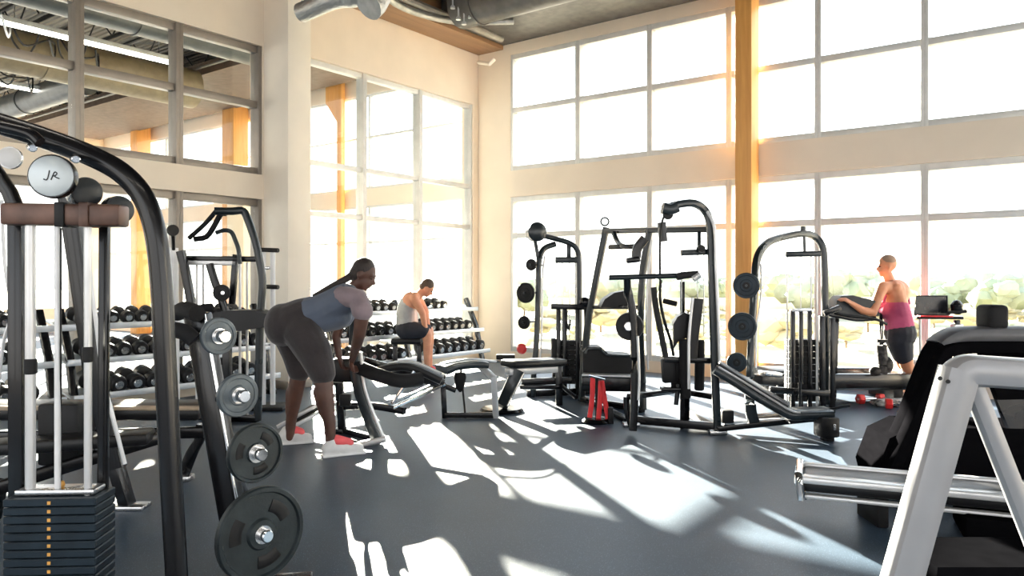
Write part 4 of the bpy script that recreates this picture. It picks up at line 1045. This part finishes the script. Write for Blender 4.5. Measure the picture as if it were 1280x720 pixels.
for k in (-1, 1):
    T('tank_strap', MB().tube(smooth_pts([q(1112, 378, Y)+d1*.09*k-W(.09, 0), q(1112, 352, Y)+d1*.09*k, q(1124, 364, Y)+d1*.07*k+W(.06, 0), q(1126, 380, Y)+d1*.05*k+W(.08, 0)], 4), .014, 8), 'pink', t)
c = MB()
for k in (-1, 1): c.cap(pel+d1*.085*k-Z3*.03, pel+d1*.08*k+Z3*.01, .152, .145)
chain(c, [(q(1125, 424, Y-.08), .138), (q(1130, 446, Y-.05), .098)])
chain(c, [(q(1122, 424, Y+.1), .138), (q(1126, 444, Y+.16), .096)])
fuse('shorts', c, 'navy', t, .011, 4)
for (x, y, YY) in ((1146, 487, Y-.02), (1145, 482, Y+.2)):
    e = q(x, y, YY); zz = max(.27, e.z-.03); e = V((e.x, e.y, zz)); shoe(t, e+W(.06, 0), e-W(.19, 0), mat='shoe_w', laces=False)
# ================= dumbbell racks along the glass partition =================
M['dbhead'] = pbr('dumbbell_rubber', (.008, .008, .009), .45, var=.2, spec=.3)
M['tray'] = pbr('rack_tray', (.52, .56, .60), .35, .4, var=.05)
def dumbbell(r, L, label, group):
    t = thing('dumbbell', label, 'dumbbell', (0, 0, 0), 0, group)
    obj('handle', MB().lathe([(.012, -.07), (.014, -.03), (.016, 0), (.014, .03), (.012, .07)], (0, 0, r), (1, 0, 0), 10), M['chrome'], t, local=True)
    for s in (-1, 1):
        h = obj('weight_head', MB().lathe([(r*.75, .06*s), (r, .07*s), (r, L/2*s), (r*.85, (L/2+.012)*s)], (0, 0, r), (1, 0, 0), 14), M['dbhead'], t, local=True)
        obj('end_cap', MB().lathe([(r*.5, (L/2+.012)*s), (r*.46, (L/2+.018)*s), (0, (L/2+.018)*s)], (0, 0, r), (1, 0, 0), 12), M['steel'], h, local=True)
    return t
def rack(v0, v1, where, uf=-7.42):
    uw = UL+.14
    t = thing('dumbbell_rack', 'three tier silver dumbbell rack %s' % where, 'rack', ((uf+uw)/2, (v0+v1)/2, 0), 0, None)
    for v in (v0+.06, v1-.06):
        obj('upright', MB().rtube([V((uf-.02, v, .02)), V((uf-.16, v, .6)), V((uw+.1, v, 1.02))], .06, .07, up=(0, 1, 0), b=.012), M['black'], t)
        obj('foot', MB().beam(V((uf+.04, v, .025)), V((uw, v, .025)), .07, .05), M['black'], t)
    prs = []
    for k, (z, c) in enumerate(((.24, -.16), (.56, -.28), (.88, -.40))):
        uc = uf+c+.05; tilt = .22
        obj('tray', MB().box((uc, (v0+v1)/2, z), (.35, v1-v0, .02), Matrix.Rotation(-(-tilt), 3, 'Y'), .004), M['tray'], t)
        obj('tray_lip', MB().box((uc+.18, (v0+v1)/2, z-.02), (.02, v1-v0, .06), None, .004), M['tray'], t)
        prs.append((uc, z, tilt))
    return prs
RK = [(6.28, 7.72, 'nearer the white pilaster, far part'), (7.78, 9.30, 'closest to the room corner'), (.95, 3.12, 'at the left edge behind the near cable machine'), (3.18, 5.42, 'left of the white pilaster')]
NM = ['bottom', 'middle', 'top']
for v0, v1, wh in RK:
    for k, (uc, z, tilt) in enumerate(rack(v0, v1, wh)):
        if k == 2 and v0 > 7: hi = v1-.55
        else: hi = v1-.12
        grp = '%s tier dumbbells on the rack %s' % (NM[k], wh); lab = 'black dumbbell, %s tier of rack %s' % (NM[k], wh.split(',')[0])
        r = (.085, .076, .066)[k]; proto = dumbbell(r, .30-.03*k, lab, grp)
        n = int((hi-v0-.12)/(2*r+.012)); first = True
        for i in range(n):
            v = v0+.14+r+i*(2*r+.012)
            if k == 2 and 7 < v0 and 8.10 < v < 8.35: continue
            d = proto if first else dup(proto)
            first = False
            d.location = (uc, v, z+.014); d.rotation_euler = (0, tilt, random.uniform(-.06, .06))
# ================= upright cable frame in front of the pilaster =================
Y5 = 7.0
t = thing('cable_machine', 'black arched machine with white column and side pegs, left of the white pilaster', 'cable machine', g0(at(285, 520, Y5)))
T('arch_frame', MB().tube(clampz(px([(268, 264, 6.9), (290, 264, 6.95), (304, 264, 7.0), (311, 278, 7.0), (319, 302, 7.0), (324, 325, 7.0), (328, 352, 7.0), (326, 385, 7.0), (324, 440, 7.0), (322, 530, 7.0)], Y5)), .036, 14), 'gunmetal', t)
T('rear_bar', MB().tube(px([(270, 264, 7.3), (256, 280, 7.3), (236, 298, 7.3)], Y5, 3), .022, 10), 'black', t)
T('rear_bar', MB().tube(px([(283, 267, 7.1), (276, 268, 7.1), (268, 282, 7.1), (258, 296, 7.1), (243, 299, 7.1)], Y5, 3), .026, 10), 'black', t)
T('handle_arc', MB().tube(px([(270, 291), (280, 288), (289, 290), (294, 300), (298, 312), (300, 330)], 6.9, 4), .020, 10), 'gunmetal', t)
T('cross_bar', MB().beam(at(226, 323, 7.0), at(326, 324, 7.0), .05, .05), 'black', t)
T('white_cross_bar', MB().beam(at(228, 328, 7.0), at(296, 329, 7.0), .05, .045), 'silver', t)
T('slanted_post', MB().rtube(px([(226, 314), (232, 340), (240, 385), (244, 420)], 6.9, 3), .08, .07, b=.015), 'black', t)
T('white_column', MB().cyl(g0(at(218, 500, 7.2)), at(216, 310, 7.2), .05, 18), 'white', t)
T('inner_post', MB().rtube(px([(262, 330), (268, 350), (277, 375), (284, 395)], 6.9, 3), .07, .06, b=.015), 'black', t)
T('inner_post', MB().beam(at(295, 318, 7.0), at(290, 380, 7.0), .05, .05), 'black', t)
for x in (246, 254, 300, 309): T('guide_rod', MB().cyl(g0(at(x, 480, 7.1)), at(x, 328, 7.1), .012, 8), 'silver', t)
T('pulley_disc', MB().lathe([(.05, -.02), (.055, 0), (.05, .02)], at(216, 288, 7.0), nB, 20), 'blackm', t)
T('disc_stem', MB().cyl(at(216, 290, 7.0), at(217, 312, 7.1), .016, 8), 'blackm', t)
T('lower_pad', MB().prism([at(x, y, 6.8) for x, y in ((258, 404), (262, 392), (285, 388), (318, 388), (338, 394), (336, 408), (300, 414), (268, 412))], W(0, .3)), 'vinyl', t)
T('roller', MB().cyl(at(250, 386, 6.8), at(266, 384, 6.8), .04, 14, .01), 'foam', t)
T('base_rail', MB().beam(g0(at(218, 500, 7.2))+Z3*.03, g0(at(322, 530, 7.0))+Z3*.03, .07, .06), 'black', t)
T('base_rail', MB().beam(g0(at(284, 480, 6.6))+Z3*.03, g0(at(284, 530, 7.4))+Z3*.03, .07, .06), 'black', t)
T('mid_post', MB().beam(g0(at(284, 500, 6.95)), at(284, 400, 6.95), .07, .07), 'black', t)
p = at(277, 366, 6.82); n5 = wn_(.5, -.85)
T('peg', MB().cyl(p-n5*.1, p+n5*.05, .016, 10), 'chrome', t)
plate(p, n5, .075, .03, 'small black plate on the inner post of the machine left of the white pilaster', None, 'ring', 'blackm')
t = thing('plate_stand', 'white upright storage post with short black pegs, at the foot of the white pilaster', 'stand', g0(at(334, 495, 7.75)))
for x in (329, 341): T('post', MB().cyl(g0(at(x, 490, 7.75)), at(x, 312, 7.75), .026, 14, .004), 'white', t)
T('base', MB().box(g0(at(335, 490, 7.75))+Z3*.02, (.4, .35, .04), TH, .01), 'blackm', t)
for y in (312, 358, 400): T('peg', MB().cyl(at(325, y, 7.7), at(348, y+1, 7.6), .022, 12, .004), 'blackm', t)
for y in (335, 430): T('cross_tie', MB().beam(at(329, y, 7.75), at(341, y, 7.75), .03, .03), 'steel', t)
# floor clutter in front of the treadmill
def dumb(loc, rz, r, L, mat, label):
    t = thing('dumbbell', label, 'dumbbell', loc, rz)
    obj('handle', MB().cyl((-L/2, 0, r), (L/2, 0, r), .014, 10), M['chrome'], t, local=True)
    for s in (-1, 1):
        obj('weight_head', MB().cyl((s*L*.28, 0, r), (s*L*.5, 0, r), r, 6, .008), M[mat], t, local=True)
dumb(g0(fl(1088, 505)), TH+.2, .055, .30, 'lampred', 'red hex dumbbell on the floor, left one below the treadmill')
dumb(g0(fl(1127, 512)), TH-.3, .055, .30, 'lampred', 'red hex dumbbell on the floor, right one near the grey shroud')
M['cam'] = pbr('spotted_towel', (.75, .75, .74), .9, col2=(.05, .05, .05), scale=14)
m = MB()
for k in range(7): p = fl(1098+k*5, 507+math.sin(k*2)*1.5); m.ell(g0(p)+Z3*.035, (.09, .06, .04), k*.7, 10, 6)
t = tag(fuse('towel', m, 'cam', None, .012, 3), 'crumpled white and black spotted towel on the floor between red dumbbells', 'towel')
# ================= outside the windows =================
def groundmat():
    m = pbr('dry_ground', (.30, .26, .18), .9, col2=(.25, .235, .155), scale=.25); return m
o = struct('ground_outside', MB().bx(-140, 140, VW+WT+.02, 260, -.35, -.16), groundmat())
LEAF = [pbr('leaf_pale', (.36, .37, .27), .8, col2=(.29, .31, .21), scale=2, bump=.6, bscale=6),  # washed-out leaf colours paint in the haze; no haze volume outside
        pbr('leaf_green', (.28, .31, .20), .8, col2=(.22, .25, .16), scale=2, bump=.6, bscale=6),
        pbr('leaf_straw', (.40, .36, .25), .8, col2=(.33, .31, .21), scale=3, bump=.6, bscale=6)]
BARK = pbr('bark', (.22, .17, .12), .9)
rnd = random.Random(3)
def tree(x, y, h, r, k, label, name='tree', group='trees far outside the windows'):
    t = thing(name, label, 'tree' if name == 'tree' else 'shrub', (x, y, -.16), rnd.uniform(0, 6), group)
    m = MB()
    n = 16
    for i in range(n):
        a = rnd.uniform(0, 2*PI); rr = r*rnd.uniform(.1, .62); zz = h*rnd.uniform(.42, .86)
        s = r*rnd.uniform(.30, .48)
        m.ico((math.cos(a)*rr, math.sin(a)*rr, zz), (s, s, s*.8), 2, .16)
    o = obj('crown', m, LEAF[k], t, local=True); o['kind'] = 'stuff'
    obj('trunk', MB().tube([V((0, 0, 0)), V((.03*h, 0, h*.3)), V((0, .02*h, h*.6))], .035*h, 8, taper=lambda s: 1-.5*s), BARK, t, local=True)
def shrub(p, h, r, k, label, group):
    t = thing('shrub', label, 'shrub', (p.x, p.y, -.16), rnd.uniform(0, 6), group)
    m = MB()
    for i in range(9):
        a = rnd.uniform(0, 2*PI); rr = r*rnd.uniform(0, .6); s = r*rnd.uniform(.3, .5)
        m.ico((math.cos(a)*rr, math.sin(a)*rr, h*rnd.uniform(.35, .75)), (s, s, s*h/r*.45), 2, .18)
    obj('foliage', m, LEAF[k], t, local=True)
    obj('stem', MB().cyl((0, 0, 0), (0, 0, h*.5), .03*h+.01, 6), BARK, t, local=True)
def gp(x, Y): return W((x-640)/F*Y, Y, 0)
# distant trees seen through the right hand bays
for x, Y, h, r, k in ((1015, 60, 3.0, 3.4, 0), (1045, 75, 3.6, 4.0, 1), (1080, 95, 3.6, 4.5, 0), (1165, 80, 2.6, 3.6, 0), (1186, 64, 2.6, 2.9, 1), (1222, 86, 3.6, 3.0, 0), (1247, 46, 2.3, 2.4, 1), (1262, 66, 3.0, 3.6, 0), (1290, 52, 2.6, 3.0, 1), (985, 70, 2.4, 3.6, 1), (970, 85, 2.8, 3.0, 0)):
    Y *= .5; p = gp(x, Y); tree(p.x, p.y, 1.35+.1*h, r*.42, k, ['hazy pale tree far beyond the right hand windows', 'hazy green tree far beyond the right hand windows'][k])
for x, Y, h, r, k in ((655, 40, 1.9, 2.2, 1), (700, 48, 1.7, 2.5, 0), (770, 44, 1.8, 2.4, 0), (815, 50, 2.1, 2.5, 1), (860, 46, 1.7, 2.6, 0), (905, 52, 2.0, 2.6, 1)):
    Y *= .7; p = gp(x, Y); tree(p.x, p.y, 1.45, r*.5, k, ['hazy pale low tree beyond the windows behind the central machines', 'hazy green low tree beyond the windows behind the central machines'][k])
for i in range(26):
    x = 640+i*26+rnd.uniform(-8, 8); Y = 14.5+(i*5) % 13; p = gp(x, Y)
    shrub(p, rnd.uniform(.5, .95), rnd.uniform(.5, .9), 2 if i % 3 else 0, 'straw coloured low shrub growing outside the lower windows' if i % 3 else 'pale green low shrub growing outside the lower windows', 'low shrubs outside the lower windows')
struct('trim_1', MB().beam(gp(500, 30)+Z3*.35, gp(1500, 34)+Z3*.35, .3, .5), M['ivory'])
o.name = 'ground_outside'
# ================= services in the next room and over the gym =================
YE2 = M['duct']
tanp = pbr('tan_duct', (.20, .16, .10), .5, .2)
dk = pbr('dark_duct', (.06, .065, .065), .45, .3)
def duct(pts, r, label, mat, n=20, rings=True):
    m = MB().tube(pts, r, n)
    a, b = V(pts[0]), V(pts[-1]); L = (b-a).length
    if rings:
        for k in range(1, int(L/1.5)):
            q_ = a.lerp(b, k*1.5/L); d = (b-a).normalized(); m.cyl(q_-d*.02, q_+d*.02, r+.015, n)
    return tag(obj('air_duct', m, mat), label, 'duct')
duct([(-9.8, -4, 4.75), (-9.8, 7.45, 4.75)], .26, 'dark round duct nearest the glass partition, in the next room', dk)
duct([(-12.6, -4, 4.7), (-12.6, 7.45, 4.7)], .34, 'tan round duct overhead in the next room, second from the partition', tanp)
duct([(-20, 1.2, 5.2), (-8.6, 1.2, 5.2)], .2, 'tan duct crossing the next room ceiling', tanp)
duct([(-20, 5.9, 4.6), (-13.2, 5.9, 4.6)], .22, 'dark duct crossing the far end of the next room ceiling', dk)
for k in range(13): joist((UA+.2, -3.2+1.0*k, ZC-.02), (UL-.4, -3.2+1.0*k, ZC-.02), .42)
struct('ceiling_bulkhead', MB().bx(-20.5, -8.6, 7.6, 9.5, 4.98, 5.2), pbr('tan_soffit', (.10, .062, .042), .7))
# looped cables under the next room deck
for i in range(16):
    u = rnd.choice([rnd.uniform(-11.7, -10.7), rnd.uniform(-14.5, -13.6)]); v = rnd.uniform(2.2, 5.0); pts = []
    for k in range(10): pts.append((u+.32*math.cos(k*1.3)*(1+.3*math.sin(k)), v+.30*math.sin(k*1.1)+k*.06, 4.62+.16*math.sin(k*2.1)+rnd.uniform(-.05, .05)))
    tag(obj('cable_loop', MB().tube(smooth_pts(pts, 5), .014, 6), M['silver'] if i % 2 else M['blackm']), 'loop of loose cable hanging under the ceiling of the next room', 'cable', 'loose cables in the next room')
for i in range(7):
    v = -1+i*1.4
    tag(obj('conduit', MB().tube([(-20, v, 5.02), (-8.5, v, 5.02)], .022, 8), M['pipe']), 'thin conduit running across the next room ceiling', 'conduit', 'conduits in the next room')
# gym side: flexible duct, sprinkler drops, conduits
p0 = at(338, 14, 7.2)
m = MB().tube(smooth_pts([at(376, 16, 7.9), at(395, 8, 7.8), at(420, -2, 7.7), at(452, -6, 7.6), at(480, -30, 7.5)], 6), .10, 16)
tag(obj('flexible_duct', m, M['foil']), 'crinkled silver flexible duct over the top of the pilaster', 'duct')
m = MB().lathe([(.16, 0), (.15, .1), (.11, .22)], at(460, 6, 7.5), W(.4, .4, .5), 20)
tag(obj('duct_collar', m, M['foil']), 'wide silver collar at the end of the flexible duct', 'duct')
for i, (x, y) in enumerate(((566, 8), (573, 22), (580, 28), (588, 20), (596, 12), (612, 14), (622, 20), (631, 12))):
    Y = 10.2; e = at(x, y, Y)
    m = MB().cyl((e.x, e.y, e.z), (e.x, e.y, ZC), .012, 8); m.lathe([(.035, 0), (.03, .03), (.012, .05)], e-V((0, 0, .03)), (0, 0, 1), 10)
    tag(obj('sprinkler_drop', m, M['silver']), 'thin silver rod with round tip hanging from the dark ceiling', 'pipe', 'thin rods under the ceiling')
for i in range(5):
    a = at(470+i*12, 0, 7.8); v = VW-3.3-i*.5
    tag(obj('conduit', MB().tube([(UL+.6, v, 5.2+.03*i), (7, v, 5.2+.03*i)], .02+.006*(i % 2), 8), M['pipe']), 'conduit running across the dark gym ceiling', 'conduit', 'conduits under the gym ceiling')
m = MB().tube(smooth_pts([(-6.6, 8.9, 5.08), (-7.2, 8.2, 5.02), (-7.3, 7.2, 5.0), (-6.9, 6.4, 5.1), (-6.2, 5.8, 5.2)], 5), .05, 12)
tag(obj('insulated_pipe', m, M['foil']), 'bent foil wrapped pipe beside the brown beam near the corner', 'pipe')
tag(obj('wall_conduit', MB().tube([at(598, 78, 12.2), at(612, 80, 11.9), at(618, 74, 11.9)], .03, 8), M['wall2']), 'short pale pipe stub high in the room corner', 'pipe')
# ================= camera, sky, sun =================
cam = bpy.data.cameras.new('camera'); co = bpy.data.objects.new('camera', cam); COL.objects.link(co)
co.location = (0, 0, CH); co.rotation_euler = (PI/2, 0, TH)
cam.sensor_width = 36; cam.lens = 36*F/1280; cam.shift_y = -(360-HY)/1280
cam.clip_start = .05; cam.clip_end = 2000
scene.camera = co
wd = bpy.data.worlds.new('sky'); scene.world = wd; wd.use_nodes = True
nt = wd.node_tree; nt.nodes.clear(); N, L = nt.nodes, nt.links
out = N.new('ShaderNodeOutputWorld'); bg = N.new('ShaderNodeBackground'); tc = N.new('ShaderNodeTexCoord')
sp = N.new('ShaderNodeSeparateXYZ'); cr = N.new('ShaderNodeValToRGB')
L.new(tc.outputs['Generated'], sp.inputs[0]); L.new(sp.outputs['Z'], cr.inputs[0])
e = cr.color_ramp.elements
e[0].position = 0.0; e[0].color = (1.0, .97, .92, 1)
e[1].position = 1.0; e[1].color = (.55, .72, .98, 1)
a = cr.color_ramp.elements.new(.12); a.color = (.98, .985, 1.0, 1)
a = cr.color_ramp.elements.new(.40); a.color = (.80, .90, 1.0, 1)
bg.inputs[1].default_value = SKY
L.new(cr.outputs[0], bg.inputs[0]); L.new(bg.outputs[0], out.inputs[0])
sl = bpy.data.lights.new('sun', 'SUN'); so = bpy.data.objects.new('sun', sl); COL.objects.link(so)
az = V((-.790, .612, 0)).normalized(); el = math.radians(14.8)
sd = V((az.x*math.cos(el), az.y*math.cos(el), math.sin(el)))
so.rotation_euler = sd.to_track_quat('Z', 'Y').to_euler(); so.location = (-20, 30, 12)
sl.energy = SUN; sl.angle = math.radians(.53); sl.color = (1.0, .90, .76)
# unseen strip lights added around the camera as fill; real ones in the next room
def strip(u, v, L_, e_, label, horiz=True):
    t = thing('strip_light', label, 'light', (u, v, 4.6), 0, 'hanging strip lights')
    m = MB().bx(u-.09, u+.09, v-L_/2, v+L_/2, 4.6, 4.67, .01) if horiz else MB().bx(u-L_/2, u+L_/2, v-.09, v+.09, 4.6, 4.67, .01)
    obj('housing', m, M['white'], t)
    m = MB().bx(u-.08, u+.08, v-L_/2+.02, v+L_/2-.02, 4.585, 4.6) if horiz else MB().bx(u-L_/2+.02, u+L_/2-.02, v-.08, v+.08, 4.585, 4.6)
    obj('diffuser', m, LAMP, t)
    for s in (-1, 1):
        m = MB()
        p = V((u, v+s*L_*.4, 4.66)) if horiz else V((u+s*L_*.4, v, 4.66)); m.cyl(p, p+V((0, 0, ZC-4.66)), .006, 6); obj('suspension_rod', m, M['steel'], t)
    
LAMP = emis('lamp_diffuser', (1, .93, .82), LAMPE)
for u in (-4, 0, 4):  # added out of view to brighten the room from the camera side
    for v in (-5.5, -2.5, .5): strip(u, v, 2.4, 0, 'unseen strip light added as fill over the near half of the gym')
for u in (-11, -14.5):
    for v in (-3, 1, 5): strip(u, v, 2.4, 0, 'white strip light hanging in the room beyond the partition')
vs_ = scene.view_settings
vs_.view_transform = 'Standard'; vs_.look = 'None'; vs_.gamma = 1; vs_.use_curve_mapping = False
vs_.exposure = EXPO
cy = scene.cycles
cy.use_denoising = True
cy.max_bounces = 10; cy.diffuse_bounces = 5; cy.glossy_bounces = 4; cy.transparent_max_bounces = 16; cy.transmission_bounces = 4
cy.sample_clamp_indirect = 6; cy.caustics_reflective = False; cy.caustics_refractive = False
